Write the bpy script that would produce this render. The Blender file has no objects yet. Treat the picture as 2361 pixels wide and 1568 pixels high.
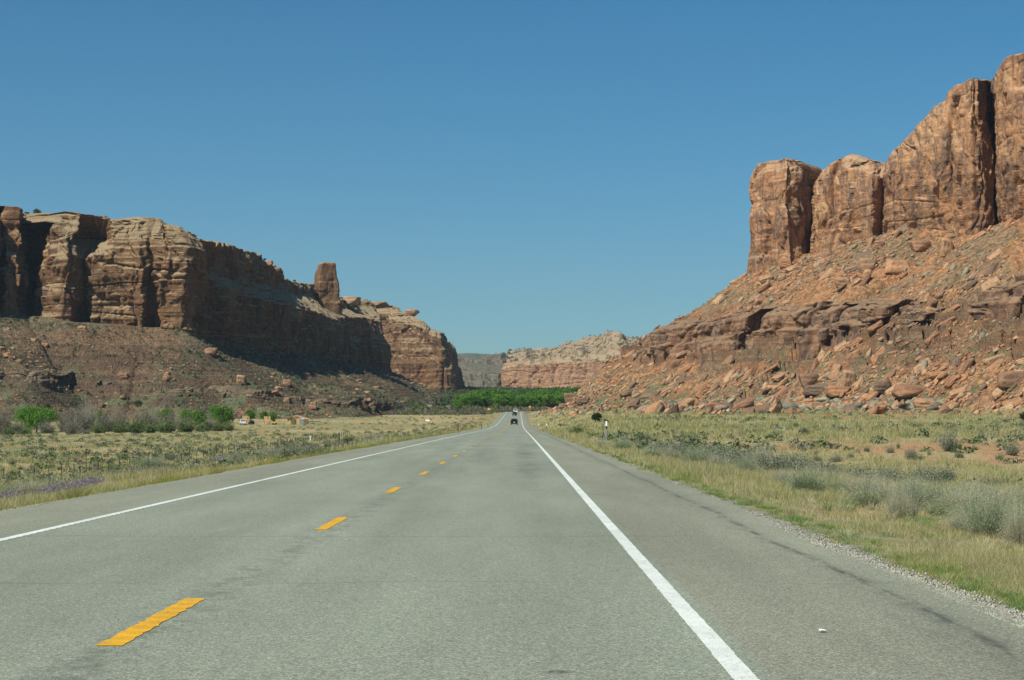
import bpy, math, random
import numpy as np
from mathutils import Vector, Matrix
rng = np.random.default_rng(7); random.seed(7)
sc = bpy.context.scene; COL = sc.collection
F = 4300.0; CX = 1180.5; HY = 950.0          # focal length and principal line in units of the survey grid (2361 wide)
def W(px, Y, py): return ((px - CX) / F * Y, Y, (HY - py) / F * Y)

# ------------------------------------------------------------------ noise
def _h(ix, iy, iz, seed):
    h = (ix.astype(np.int64) * 374761393 + iy.astype(np.int64) * 668265263 + iz.astype(np.int64) * 1274126177 + seed * 974711) & 0xffffffff
    h = ((h ^ (h >> 13)) * 1274126177) & 0xffffffff
    h = ((h ^ (h >> 16)) * 2246822519) & 0xffffffff
    return ((h ^ (h >> 15)) & 0xffffff) / float(0xffffff)
def vn(x, y=0., z=0., seed=0):
    x, y, z = np.broadcast_arrays(np.asarray(x, float), np.asarray(y, float), np.asarray(z, float))
    ix, iy, iz = np.floor(x), np.floor(y), np.floor(z)
    fx, fy, fz = x - ix, y - iy, z - iz
    fx = fx*fx*(3-2*fx); fy = fy*fy*(3-2*fy); fz = fz*fz*(3-2*fz)
    r = 0
    for a in (0, 1):
        for b in (0, 1):
            for c in (0, 1):
                w = (fx if a else 1-fx) * (fy if b else 1-fy) * (fz if c else 1-fz)
                r = r + w * _h(ix+a, iy+b, iz+c, seed)
    return r * 2 - 1
def fbm(x, y=0., z=0., seed=0, o=4, g=.5):
    r, a, f, n = 0, 1., 1., 0
    for i in range(o):
        r = r + a * vn(np.asarray(x)*f, np.asarray(y)*f, np.asarray(z)*f, seed + i*17); n += a; a *= g; f *= 2.03
    return r / n * 1.5
def vor(x, y, seed=0):
    x, y = np.broadcast_arrays(np.asarray(x, float), np.asarray(y, float))
    ix, iy = np.floor(x), np.floor(y)
    f1 = np.full(x.shape, 9.); f2 = np.full(x.shape, 9.); cid = np.zeros(x.shape)
    for a in (-1, 0, 1):
        for b in (-1, 0, 1):
            jx, jy = ix+a, iy+b
            cx = jx + _h(jx, jy, jx*0, seed); cy = jy + _h(jx, jy, jx*0+1, seed)
            d = np.hypot(cx-x, cy-y); r = _h(jx, jy, jx*0+2, seed)
            n = d < f1
            f2 = np.where(n, f1, np.minimum(f2, d)); cid = np.where(n, r, cid); f1 = np.where(n, d, f1)
    return f1, f2, cid
def sst(a, b, x):
    t = np.clip((x-a)/(b-a), 0, 1); return t*t*(3-2*t)

# ------------------------------------------------------------------ objects
def tag(o, label=None, cat=None, group=None, kind=None):
    if label: o['label'] = label
    if cat: o['category'] = cat
    if group: o['group'] = group
    if kind: o['kind'] = kind
    return o
def mesh_np(name, V, faces, mat=None, parent=None, smooth=False, cols=None, attrs=None):
    """faces: (n,k) int array, or a list of such arrays"""
    me = bpy.data.meshes.new(name)
    V = np.asarray(V, np.float32).reshape(-1, 3)
    fl = faces if isinstance(faces, list) else [faces]
    fl = [np.asarray(f, np.int32) for f in fl if len(f)]
    loops = np.concatenate([f.ravel() for f in fl]); tot = np.concatenate([np.full(len(f), f.shape[1], np.int32) for f in fl])
    st = np.concatenate([[0], np.cumsum(tot)[:-1]]).astype(np.int32)
    me.vertices.add(len(V)); me.vertices.foreach_set('co', V.ravel())
    me.loops.add(len(loops)); me.loops.foreach_set('vertex_index', loops)
    me.polygons.add(len(tot)); me.polygons.foreach_set('loop_start', st); me.polygons.foreach_set('loop_total', tot)
    me.update(calc_edges=True)
    if smooth: me.polygons.foreach_set('use_smooth', np.ones(len(tot), bool))
    if cols is not None:
        a = me.color_attributes.new('tint', 'FLOAT_COLOR', 'POINT')
        c = np.ones((len(V), 4), np.float32); c[:, :3] = cols; a.data.foreach_set('color', c.ravel())
    for k, v in (attrs or {}).items():
        a = me.attributes.new(k, 'FLOAT', 'POINT'); a.data.foreach_set('value', np.asarray(v, np.float32).ravel())
    if mat: me.materials.append(mat)
    o = bpy.data.objects.new(name, me); COL.objects.link(o)
    if parent: o.parent = parent
    return o
def grid_faces(nr, nc):
    i = np.arange(nr*nc).reshape(nr, nc)
    return np.stack([i[:-1, :-1], i[:-1, 1:], i[1:, 1:], i[1:, :-1]], -1).reshape(-1, 4)
def empty(name, loc=(0, 0, 0), rz=0.):
    o = bpy.data.objects.new(name, None); o.location = loc; o.rotation_euler = (0, 0, rz); o.empty_display_size = .2; COL.objects.link(o); return o
def copy_tree(o, parent=None):
    c = o.copy(); COL.objects.link(c)
    if parent: c.parent = parent
    for ch in list(o.children): copy_tree(ch, c)
    return c
class MB:
    """collects simple solids into one mesh"""
    def __init__(s): s.v = []; s.f = {}; s.n = 0
    def add(s, V, Fs):
        s.v.append(np.asarray(V, float).reshape(-1, 3))
        for f in Fs: s.f.setdefault(len(f), []).append([i + s.n for i in f])
        s.n += len(s.v[-1])
    def box(s, x0, x1, y0, y1, z0, z1):
        s.add([(x0,y0,z0),(x1,y0,z0),(x1,y1,z0),(x0,y1,z0),(x0,y0,z1),(x1,y0,z1),(x1,y1,z1),(x0,y1,z1)],
              [(0,3,2,1),(4,5,6,7),(0,1,5,4),(1,2,6,5),(2,3,7,6),(3,0,4,7)])
    def tube(s, pts, rad, n=8, caps=True):
        pts = [np.array(p, float) for p in pts]; rad = rad if hasattr(rad, '__len__') else [rad]*len(pts)
        V = []; 
        for i, p in enumerate(pts):
            d = pts[min(i+1, len(pts)-1)] - pts[max(i-1, 0)]; d /= np.linalg.norm(d) + 1e-9
            a = np.cross(d, (0,0,1)) if abs(d[2]) < .9 else np.cross(d, (1,0,0)); a /= np.linalg.norm(a); b = np.cross(d, a)
            for k in range(n):
                t = 2*math.pi*k/n; V.append(p + rad[i]*(math.cos(t)*a + math.sin(t)*b))
        Fs = [(i*n+k, i*n+(k+1)%n, (i+1)*n+(k+1)%n, (i+1)*n+k) for i in range(len(pts)-1) for k in range(n)]
        if caps: Fs += [tuple(range(n)), tuple((len(pts)-1)*n+k for k in reversed(range(n)))]
        s.add(V, Fs)
    def prism(s, poly, y0, y1):
        """poly of (x,z) extruded along y"""
        n = len(poly)
        s.add([(x, y0, z) for x, z in poly] + [(x, y1, z) for x, z in poly],
              [tuple(range(n)), tuple(reversed(range(n, 2*n)))] + [(k, n+k, n+(k+1)%n, (k+1)%n) for k in range(n)])
    def build(s, name, mat, parent=None, bevel=0.):
        me = bpy.data.meshes.new(name); V = np.concatenate(s.v)
        fs = [f for k in s.f for f in s.f[k]]
        me.from_pydata([tuple(v) for v in V], [], fs); me.update(); me.materials.append(mat)
        o = bpy.data.objects.new(name, me); COL.objects.link(o)
        if parent: o.parent = parent
        if bevel:
            m = o.modifiers.new('b', 'BEVEL'); m.width = bevel; m.segments = 2; m.limit_method = 'ANGLE'
        return o

# ------------------------------------------------------------------ materials
class NT:
    def __init__(s, name, rough=.9):
        s.m = bpy.data.materials.new(name); s.m.use_nodes = True; s.t = s.m.node_tree
        s.b = s.t.nodes['Principled BSDF']; s.b.inputs['Roughness'].default_value = rough
        s.b.inputs['Specular IOR Level'].default_value = .2
        s.tc = None
    def n(s, typ, **kw):
        x = s.t.nodes.new(typ)
        for k, v in kw.items(): setattr(x, k, v)
        return x
    def l(s, a, b): s.t.links.new(a, b)
    def pos(s):
        if not s.tc: s.tc = s.n('ShaderNodeTexCoord')
        return s.tc.outputs['Object']
    def map(s, sc=(1,1,1), vec=None):
        m = s.n('ShaderNodeMapping'); m.inputs['Scale'].default_value = sc; s.l(vec or s.pos(), m.inputs['Vector']); return m.outputs[0]
    def noise(s, sc=(1,1,1), detail=4, rough=.55, dist=0., vec=None):
        x = s.n('ShaderNodeTexNoise'); x.inputs['Scale'].default_value = 1.; x.inputs['Detail'].default_value = detail
        x.inputs['Roughness'].default_value = rough; x.inputs['Distortion'].default_value = dist
        if not hasattr(sc, '__len__'): sc = (sc,)*3
        s.l(s.map(sc, vec), x.inputs['Vector']); return x.outputs['Fac']
    def vor(s, sc=(1,1,1), feat='F1', out='Distance', vec=None):
        x = s.n('ShaderNodeTexVoronoi'); x.feature = feat; x.inputs['Scale'].default_value = 1.
        if not hasattr(sc, '__len__'): sc = (sc,)*3
        s.l(s.map(sc, vec), x.inputs['Vector']); return x.outputs[out]
    def ramp(s, fac, stops, interp='LINEAR'):
        r = s.n('ShaderNodeValToRGB'); r.color_ramp.interpolation = interp; e = r.color_ramp.elements
        while len(e) < len(stops): e.new(.5)
        for i, (p, c) in enumerate(stops):
            e[i].position = p; e[i].color = (*c, 1) if hasattr(c, '__len__') else (c, c, c, 1)
        s.l(fac, r.inputs[0]); return r.outputs[0]
    def mix(s, fac, a, b, mode='MIX'):
        x = s.n('ShaderNodeMix', data_type='RGBA', blend_type=mode)
        for v, i in ((fac, 0), (a, 6), (b, 7)):
            if isinstance(v, (int, float)): x.inputs[i].default_value = v if i == 0 else (v, v, v, 1)
            elif isinstance(v, tuple): x.inputs[i].default_value = (*v, 1)
            else: s.l(v, x.inputs[i])
        return x.outputs[2]
    def math(s, op, a, b=0., clamp=False):
        x = s.n('ShaderNodeMath', operation=op, use_clamp=clamp)
        for v, i in ((a, 0), (b, 1)):
            if isinstance(v, (int, float)): x.inputs[i].default_value = v
            else: s.l(v, x.inputs[i])
        return x.outputs[0]
    def attr(s, name, out='Fac'):
        x = s.n('ShaderNodeAttribute'); x.attribute_name = name; return x.outputs[out]
    def objrand(s): return s.n('ShaderNodeObjectInfo').outputs['Random']
    def normal_z(s):
        g = s.n('ShaderNodeNewGeometry'); x = s.n('ShaderNodeSeparateXYZ'); s.l(g.outputs['Normal'], x.inputs[0]); return x.outputs[2]
    def sep(s):
        x = s.n('ShaderNodeSeparateXYZ'); s.l(s.pos(), x.inputs[0]); return x.outputs
    def col(s, c):
        if isinstance(c, tuple): s.b.inputs['Base Color'].default_value = (*c, 1)
        else: s.l(c, s.b.inputs['Base Color'])
        return s
    def bump(s, h, dist=.1, strength=1.):
        x = s.n('ShaderNodeBump'); x.inputs['Distance'].default_value = dist; x.inputs['Strength'].default_value = strength
        s.l(h, x.inputs['Height']); s.l(x.outputs[0], s.b.inputs['Normal']); return s
def plain(name, c, rough=.6, metal=0., var=.12, scale=6.):
    t = NT(name, rough); t.b.inputs['Metallic'].default_value = metal
    f = t.noise(scale, 4); t.col(t.mix(f, tuple(v*(1-var) for v in c), tuple(min(1, v*(1+var)) for v in c))); return t.m
def leafmat(name, c1, c2, trans=.35, tint=False):
    t = NT(name, .75)
    r = t.objrand(); f = t.noise(.9, 3)
    c = t.mix(t.math('ADD', t.math('MULTIPLY', f, .9), t.math('MULTIPLY', t.math('SUBTRACT', r, .35), .7), True), c1, c2)
    if tint: c = t.mix(1., c, t.attr('tint', 'Color'), 'MULTIPLY')
    t.col(c)
    if trans:
        tr = t.n('ShaderNodeBsdfTranslucent'); t.l(c, tr.inputs[0]); ms = t.n('ShaderNodeMixShader'); ms.inputs[0].default_value = trans
        out = t.t.nodes['Material Output']; t.l(t.b.outputs[0], ms.inputs[1]); t.l(tr.outputs[0], ms.inputs[2]); t.l(ms.outputs[0], out.inputs[0])
    return t.m
def tintmat(name, trans=.3, rough=.8):
    t = NT(name, rough); c = t.attr('tint', 'Color'); t.col(c)
    if trans:
        tr = t.n('ShaderNodeBsdfTranslucent'); t.l(c, tr.inputs[0]); ms = t.n('ShaderNodeMixShader'); ms.inputs[0].default_value = trans
        out = t.t.nodes['Material Output']; t.l(t.b.outputs[0], ms.inputs[1]); t.l(tr.outputs[0], ms.inputs[2]); t.l(ms.outputs[0], out.inputs[0])
    return t.m

def cliffmat(name, tan, red, dark, pale, palef=.6, varn=.55, seedoff=0., band=1., veg=0., vegs=.12):
    t = NT(name, .92)
    wob = t.noise((.03, .03, .03), 3)
    band1 = t.noise((.006, .006, .34*band), 6, .62, .6)
    band2 = t.noise((.012, .012, 1.1*band), 4, .6, .4)
    base = t.ramp(band1, [(.30, red), (.44, tan), (.52, tuple((a+b)/2 for a, b in zip(tan, red))), (.60, tan), (.72, red)])
    fine = t.ramp(band2, [(.3, .72), (.5, 1.), (.7, 1.12)])
    base = t.mix(.8, base, fine, 'MULTIPLY')
    big = t.noise((.05, .05, .035), 5, .6, .5)
    base = t.mix(t.ramp(big, [(.42, 0.), (.62, .75)]), base, tuple(v*.92 for v in red))
    st = t.noise((.55, .55, .03), 6, .72, .3)
    area = t.noise((.035, .035, .022), 4, .6, .8)
    sm = t.math('MULTIPLY', t.ramp(st, [(.45, 0.), (.60, 1.)]), t.ramp(area, [(.40, .0), (.52, 1.)]))
    base = t.mix(t.math('MULTIPLY', sm, varn), base, dark)
    st2 = t.noise((.7, .7, .02), 5, .7); area2 = t.noise((.03, .03, .03), 3, .6, .5, vec=t.map((1, 1, 1.7)))
    lm = t.math('MULTIPLY', t.ramp(st2, [(.52, 0.), (.62, .55)]), t.ramp(area2, [(.50, 0.), (.62, 1.)]))
    base = t.mix(lm, base, pale)
    patch = t.math('MULTIPLY', t.ramp(t.noise((.11, .11, .07), 6, .7, 1.2), [(.53, 0.), (.58, 1.)]), varn)
    base = t.mix(t.math('MULTIPLY', patch, .8), base, dark)
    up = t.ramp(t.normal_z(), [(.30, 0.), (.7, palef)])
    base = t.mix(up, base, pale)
    if veg: base = t.mix(t.math('MULTIPLY', t.ramp(t.noise(vegs, 4, .75), [(.53, 0.), (.57, veg)]), t.ramp(t.normal_z(), [(.25, 0.), (.5, 1.)])), base, (.05,.06,.03))
    gr = t.noise(1.7, 6, .7); base = t.mix(.85, base, t.ramp(gr, [(.3, .7), (.5, 1.), (.7, 1.2)]), 'MULTIPLY')
    t.col(base)
    b = t.math('ADD', t.noise((.6, .6, 1.3), 9, .75), t.math('MULTIPLY', t.vor((.45, .45, .28), 'DISTANCE_TO_EDGE'), .9))
    t.bump(b, 1.0, .8)
    return t.m
M = {}
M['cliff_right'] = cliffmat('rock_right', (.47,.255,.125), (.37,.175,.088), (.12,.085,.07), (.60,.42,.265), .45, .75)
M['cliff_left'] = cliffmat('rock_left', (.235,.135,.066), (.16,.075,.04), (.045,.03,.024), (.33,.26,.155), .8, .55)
M['cliff_far'] = cliffmat('rock_far', (.44,.27,.165), (.36,.19,.115), (.20,.12,.09), (.32,.265,.17), .7, .5, band=1.2, veg=.9)
M['cliff_grey'] = cliffmat('rock_grey', (.10,.08,.06), (.06,.045,.038), (.03,.026,.022), (.20,.18,.13), .6, .4, band=1.3, veg=.85)
def talusmat(name, c1, c2, c3, strat, patchy):
    t = NT(name, .95)
    big = t.noise((.02, .02, .03), 5, .6, .7)
    base = t.ramp(big, [(.36, c1), (.47, c2), (.56, c3), (.66, c1)])
    cell = t.vor(.55, out='Color'); sv = t.n('ShaderNodeSeparateColor'); t.l(cell, sv.inputs[0])
    base = t.mix(.9, base, t.ramp(sv.outputs[0], [(0, .62), (.5, 1.), (1., 1.38)]), 'MULTIPLY')
    cell = t.vor(1.7, out='Color'); sv = t.n('ShaderNodeSeparateColor'); t.l(cell, sv.inputs[0])
    base = t.mix(.8, base, t.ramp(sv.outputs[1], [(0, .7), (.5, 1.), (1., 1.3)]), 'MULTIPLY')
    f = t.noise(.9, 5, .7)
    base = t.mix(.8, base, t.ramp(f, [(.3, .65), (.5, 1.), (.7, 1.25)]), 'MULTIPLY')
    band = t.noise((.008, .008, .55), 5, .6, .5)
    base = t.mix(t.math('MULTIPLY', t.attr('rock'), t.ramp(band, [(.35, .95), (.65, .35)])), base, strat)
    base = t.mix(t.math('MULTIPLY', t.ramp(t.noise((.12, .12, .12), 5, .65), [(.5, 0.), (.58, 1.)]), t.attr('green')), base, (.13,.15,.075))
    t.col(base)
    b = t.math('ADD', t.vor(.8), t.math('MULTIPLY', t.vor(2.2), .5)); b = t.math('ADD', b, t.noise(2., 6, .7))
    t.bump(b, .8, .9)
    return t.m
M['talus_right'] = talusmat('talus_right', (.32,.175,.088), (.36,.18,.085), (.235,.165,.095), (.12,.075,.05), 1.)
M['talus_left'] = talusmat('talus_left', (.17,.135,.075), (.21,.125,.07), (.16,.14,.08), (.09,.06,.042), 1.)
# ------------------------------------------------------------------ terrain functions
RZ_Y = np.array([-60, 0, 144, 364, 470, 547, 660, 774, 880, 961, 1040, 1200]); RZ_Z = np.array([-1.07, -1.37, -2.10, -3.35, -3.62, -3.40, -2.65, -1.80, -.85, -.15, .55, 1.2])
_yy = np.linspace(-60, 1200, 1261); _zz = np.interp(_yy, RZ_Y, RZ_Z); _k = np.hanning(61); _k /= _k.sum()
_zz = np.convolve(np.pad(_zz, 30, 'edge'), _k, 'valid'); _zz[:75] = np.interp(_yy[:75], RZ_Y, RZ_Z)
def road_z(Y): return np.interp(Y, _yy, _zz)
def cx(Y): return -2.5 + .00337*np.minimum(Y, 965)
RC = (cx(965) + 85, 965.)                     # centre of the far bend
def road_su(X, Y):
    """signed distance right of the centre line and the along-road height"""
    X = np.asarray(X, float); Y = np.asarray(Y, float)
    u = X - cx(Y); z = road_z(Y)
    dx, dy = X - RC[0], Y - RC[1]; r = np.hypot(dx, dy); far = (Y > 965)
    ang = np.arctan2(dy, -dx)
    return np.where(far, 85 - r, u), np.where(far, road_z(965 + 85*np.clip(ang, 0, 1.6)), z)
ZL = (np.array([-60, 0, 60, 160, 300, 570, 700, 800, 900, 1000, 1100, 1300, 1900, 2600]), np.array([-4.5, -4.6, -5.2, -6.2, -6.4, -6.3, -4.7, -3.2, -1.6, 0, 2.2, 7, 23, 30]))
ZR = (np.array([-60, 0, 25, 60, 107, 172, 250, 344, 450, 600, 900, 1000, 1100, 1300, 1900, 2600]), np.array([-1.8, -1.8, -2.1, -2.55, -2.75, -2.3, -1.7, -1.0, .6, 1.0, .4, 1.0, 2.6, 7, 23, 30]))
def floor_z(X, Y, detail=True):
    u, rz = road_su(X, Y)
    f = np.where(u < 0, np.interp(Y, *ZL), np.interp(Y, *ZR))
    e = np.where(u < 0, -5.5 - u, u - 5.9)     # distance outside the pavement edge
    wid = np.where(u < 0, 32., 11.)
    t = np.clip(e/wid, 0, 1); t = np.where(u < 0, t*(1.4 - .4*t), t*t*(3-2*t))
    base = rz - .010 - .0006*np.clip(Y, 0, 965)
    if detail:
        nz = .16*fbm(X/2.5, Y/2.5, seed=5, o=3) + .5*fbm(X/22, Y/22, seed=6, o=3)*sst(10, 60, e)
        f = f + nz*sst(.3, 3, e)
    return np.where(e < 0, base, base*(1-t) + f*t)

# survey of the left wall: columns of (px, Y, py) for foot, lower rim, ledge, top
LW = [[(-330,840,735),(-330,842,600),(-330,865,590),(-330,870,478)],
 [(-120,850,728),(-120,853,597),(-120,868,585),(-120,873,479)],
 [(-30,868,716),(-28,872,590),(-25,885,580),(-28,890,474)],
 [(6,905,716),(6,908,588),(8,915,578),(4,922,478)],
 [(9,888,722),(9,893,588),(13,903,578),(12,907,481)],
 [(50,888,738),(48,893,592),(50,903,582),(53,907,483)],
 [(62,940,742),(62,945,600),(62,955,578),(59,962,494)],
 [(98,950,748),(108,955,592),(112,960,560),(118,965,499)],
 [(80,893,752),(124,900,590),(125,905,560),(131,908,508)],
 [(140,888,756),(150,893,585),(150,899,550),(155,912,499)],
 [(163,892,758),(170,896,582),(176,903,540),(184,912,498)],
 [(172,905,759),(182,906,590),(190,924,548),(192,911,499)],
 [(194,914,760),(196,911,600),(222,930,552),(222,912,504)],
 [(206,902,760),(206,900,586),(242,926,552),(244,912,509)],
 [(262,903,762),(258,900,590),(258,903,548),(262,912,508)],
 [(330,900,764),(330,896,592),(330,900,548),(330,910,503)],
 [(342,911,765),(345,903,595),(345,905,548),(342,912,504)],
 [(364,908,766),(364,900,595),(364,903,550),(364,912,505)],
 [(370,898,768),(370,896,596),(370,901,552),(372,910,507)],
 [(418,898,771),(428,900,600),(430,904,562),(405,910,520)],
 [(434,904,772),(447,908,606),(446,912,575),(430,918,545)],
 [(452,935,777),(466,940,618),(462,940,598),(452,935,558)],
 [(515,965,787),(520,965,656),(506,972,634),(508,975,561)],
 [(576,1020,803),(576,1020,686),(558,1030,650),(560,1035,578)],
 [(620,1062,812),(622,1062,698),(598,1075,656),(601,1080,594)],
 [(655,1085,817),(660,1085,704),(628,1110,664),(634,1115,612)],
 [(714,1150,824),(714,1150,713),(655,1155,672),(651,1160,628)],
 [(735,1180,828),(740,1183,729),(690,1210,680),(688,1215,652)],
 [(763,1220,834),(765,1222,738),(712,1240,688),(714,1245,656)],
 [(792,1275,842),(788,1275,729),(740,1275,702),(738,1280,664)],
 [(820,1305,848),(812,1305,731),(768,1320,708),(770,1325,680)],
 [(850,1330,853),(840,1330,732),(800,1345,712),(795,1350,685)],
 [(884,1355,860),(866,1355,740),(836,1375,708),(828,1380,688)],
 [(893,1400,862),(872,1400,748),(862,1420,716),(850,1430,694)],
 [(885,1520,868),(862,1520,758),(868,1530,728),(862,1540,706)],
 [(800,1650,874),(790,1650,770),(790,1660,748),(790,1670,726)]]
RW = [[(1800,1000,700),(1800,1000,560),(1800,1000,500),(1805,1002,460)],
 [(1745,880,652),(1748,878,520),(1750,878,450),(1762,878,400)],
 [(1727,815,641),(1731,812,500),(1735,812,425),(1748,812,383)],
 [(1726,800,640),(1731,797,500),(1736,798,420),(1747,800,379)],
 [(1760,791,634),(1760,788,500),(1760,789,395),(1766,793,375)],
 [(1784,788,628),(1783,786,500),(1783,788,392),(1790,791,374)],
 [(1788,784,626),(1789,782,500),(1793,784,388),(1800,787,367)],
 [(1822,777,614),(1816,774,500),(1815,778,388),(1816,782,365)],
 [(1826,779,612),(1822,777,500),(1822,780,395),(1826,784,368)],
 [(1844,781,606),(1853,781,500),(1850,784,402),(1842,787,384)],
 [(1852,790,602),(1866,788,500),(1863,790,435),(1859,794,404)],
 [(1858,800,600),(1872,806,510),(1872,812,480),(1870,812,440)],
 [(1862,778,602),(1872,775,500),(1877,777,440),(1884,781,408)],
 [(1880,768,594),(1882,765,500),(1886,768,425),(1894,771,396)],
 [(1910,760,585),(1908,757,480),(1910,760,400),(1914,764,376)],
 [(1928,756,580),(1928,759,480),(1930,762,400),(1936,759,363)],
 [(1950,753,574),(1948,752,470),(1950,753,385),(1960,755,356)],
 [(1972,746,568),(1970,741,470),(1972,744,390),(1982,748,361)],
 [(2010,738,552),(2008,734,450),(2010,737,400),(2010,741,374)],
 [(2034,743,542),(2036,742,450),(2034,737,410),(2030,744,385)],
 [(2045,750,538),(2047,746,450),(2046,736,410),(2045,742,379)],
 [(2047,731,537),(2050,726,450),(2052,727,400),(2055,730,354)],
 [(2075,725,530),(2075,719,440),(2074,720,380),(2075,724,333)],
 [(2100,720,524),(2100,713,430),(2098,714,370),(2098,718,308)],
 [(2130,712,526),(2130,706,420),(2128,707,340),(2128,711,277)],
 [(2160,706,530),(2160,698,420),(2156,700,320),(2157,704,244)],
 [(2182,702,538),(2180,694,400),(2176,695,290),(2180,700,233)],
 [(2187,701,541),(2186,693,400),(2182,694,290),(2185,700,215)],
 [(2204,697,545),(2200,695,400),(2198,696,290),(2203,696,198)],
 [(2212,690,547),(2212,682,400),(2210,684,270),(2220,688,190)],
 [(2240,683,552),(2240,675,400),(2238,677,260),(2240,682,181)],
 [(2258,682,552),(2262,677,400),(2256,679,260),(2256,682,184)],
 [(2272,681,550),(2276,680,400),(2270,689,270),(2270,690,191)],
 [(2292,682,545),(2293,685,400),(2288,700,280),(2285,698,204)],
 [(2303,712,530),(2299,716,400),(2296,722,300),(2289,722,215)],
 [(2306,676,524),(2301,668,400),(2297,668,260),(2291,670,178)],
 [(2320,660,514),(2318,652,380),(2314,654,220),(2308,658,142)],
 [(2342,652,505),(2342,645,380),(2338,647,210),(2334,652,126)],
 [(2400,640,490),(2400,632,360),(2400,634,200),(2395,638,114)],
 [(2470,626,480),(2470,618,360),(2470,620,220),(2465,625,135)],
 [(2620,600,462),(2620,592,350),(2620,594,210),(2615,600,120)],
 [(2900,548,440),(2900,540,340),(2900,545,200),(2900,550,110)]]
B2 = [[(780,1830,872),(790,1830,790),(800,1835,750),(815,1840,700)],
 [(860,1760,874),(862,1760,780),(866,1765,735),(872,1775,703)],
 [(905,1725,878),(905,1725,785),(905,1728,735),(908,1740,708)],
 [(930,1712,882),(930,1712,790),(930,1714,745),(932,1725,723)],
 [(960,1702,886),(958,1702,790),(955,1705,750),(955,1716,729)],
 [(985,1698,889),(980,1698,800),(978,1701,760),(976,1712,737)],
 [(1008,1696,892),(1000,1697,800),(995,1700,775),(995,1710,757)],
 [(1035,1696,895),(1018,1698,820),(1012,1701,780),(1014,1708,763)],
 [(1050,1702,896),(1032,1704,820),(1024,1706,785),(1022,1712,766)],
 [(1060,1725,897),(1042,1725,830),(1032,1725,795),(1027,1728,770)],
 [(1073,1765,898),(1054,1765,840),(1043,1765,805),(1036,1765,788)],
 [(1068,1900,899),(1048,1900,840),(1040,1900,810),(1030,1900,790)],
 [(1040,2050,900),(1030,2050,850),(1020,2050,820),(1010,2050,800)]]
FM = [[(1176,2420,905),(1177,2420,862),(1178,2420,855),(1182,2520,830),(1184,2700,818)],
 [(1162,2080,900),(1163,2080,856),(1165,2085,850),(1172,2320,828),(1178,2520,815)],
 [(1157,1915,899),(1158,1915,853),(1162,1918,847),(1172,2150,826),(1176,2400,813)],
 [(1185,1900,898),(1185,1900,846),(1186,1905,837),(1192,2140,822),(1196,2380,810)],
 [(1212,1890,897),(1212,1890,843),(1213,1896,831),(1216,2140,818),(1220,2370,808)],
 [(1253,1880,896),(1253,1880,840),(1253,1886,831),(1255,2140,814),(1262,2360,806)],
 [(1283,1872,894),(1283,1872,838),(1283,1880,826),(1286,2130,808),(1290,2350,804)],
 [(1300,1868,893),(1300,1868,837),(1300,1876,822),(1303,2120,806),(1303,2340,794)],
 [(1351,1860,891),(1351,1860,834),(1351,1870,818),(1353,2120,802),(1352,2330,784)],
 [(1392,1855,888),(1392,1855,830),(1392,1866,813),(1394,2110,796),(1392,2320,772)],
 [(1415,1852,886),(1415,1852,827),(1415,1864,810),(1417,2110,794),(1414,2320,763)],
 [(1434,1850,885),(1434,1850,821),(1434,1862,806),(1436,2110,793),(1432,2320,765)],
 [(1442,1850,884),(1442,1850,818),(1442,1862,804),(1444,2110,793),(1443,2325,777)],
 [(1480,1850,883),(1480,1850,816),(1480,1862,802),(1480,2110,792),(1480,2320,778)],
 [(1530,1850,880),(1530,1850,814),(1530,1862,800),(1530,2110,788),(1530,2320,772)],
 [(1800,1850,875),(1800,1850,805),(1800,1862,790),(1800,2110,778),(1800,2320,762)]]
GS = [[(960,2450,905),(960,2500,880),(960,2560,858),(960,2620,840),(960,2700,824)],
 [(1040,2420,903),(1040,2470,882),(1042,2530,858),(1044,2600,842),(1046,2700,829)],
 [(1062,2400,903),(1062,2450,884),(1064,2510,858),(1066,2580,842),(1068,2680,829)],
 [(1090,2380,903),(1090,2430,884),(1092,2490,858),(1094,2570,842),(1096,2680,827)],
 [(1120,2370,903),(1120,2420,886),(1122,2480,860),(1124,2560,844),(1124,2660,823)],
 [(1150,2360,903),(1150,2410,886),(1152,2470,862),(1154,2560,846),(1156,2660,820)],
 [(1185,2360,903),(1185,2410,886),(1185,2470,862),(1187,2560,846),(1190,2660,816)],
 [(1240,2360,903),(1240,2410,886),(1240,2470,862),(1240,2560,846),(1240,2660,812)]]

def w_of(cols): return np.array([[W(*k) for k in c] for c in cols])
LWw, RWw = w_of(LW), w_of(RW)
def poly_dist(X, Y, P):
    """distance to the foot line P (n,3), its height there, side (+ outside)"""
    best = np.full(X.shape, 1e9); zf = np.zeros(X.shape); sg = np.ones(X.shape); sa = np.zeros(X.shape); acc = 0
    for a, b in zip(P[:-1], P[1:]):
        d = b[:2]-a[:2]; L = np.hypot(*d) + 1e-9
        t = np.clip(((X-a[0])*d[0] + (Y-a[1])*d[1])/L**2, 0, 1)
        qx, qy = a[0]+t*d[0]-X, a[1]+t*d[1]-Y; D = np.hypot(qx, qy)
        m = D < best
        best = np.where(m, D, best); zf = np.where(m, a[2]+t*(b[2]-a[2]), zf); sa = np.where(m, acc+t*L, sa)
        sg = np.where(m, np.where((X-a[0])*d[1]-(Y-a[1])*d[0] > 0, 1., -1.), sg); acc += L
    return best, zf, sg, sa
def inside(X, Y, P):
    r = np.zeros(X.shape, bool)
    for a, b in zip(P, np.roll(P, -1, 0)):
        if abs(b[1]-a[1]) < 1e-9: continue
        r ^= ((a[1] > Y) != (b[1] > Y)) & (X < (b[0]-a[0])*(Y-a[1])/(b[1]-a[1]) + a[0])
    return r
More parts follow.
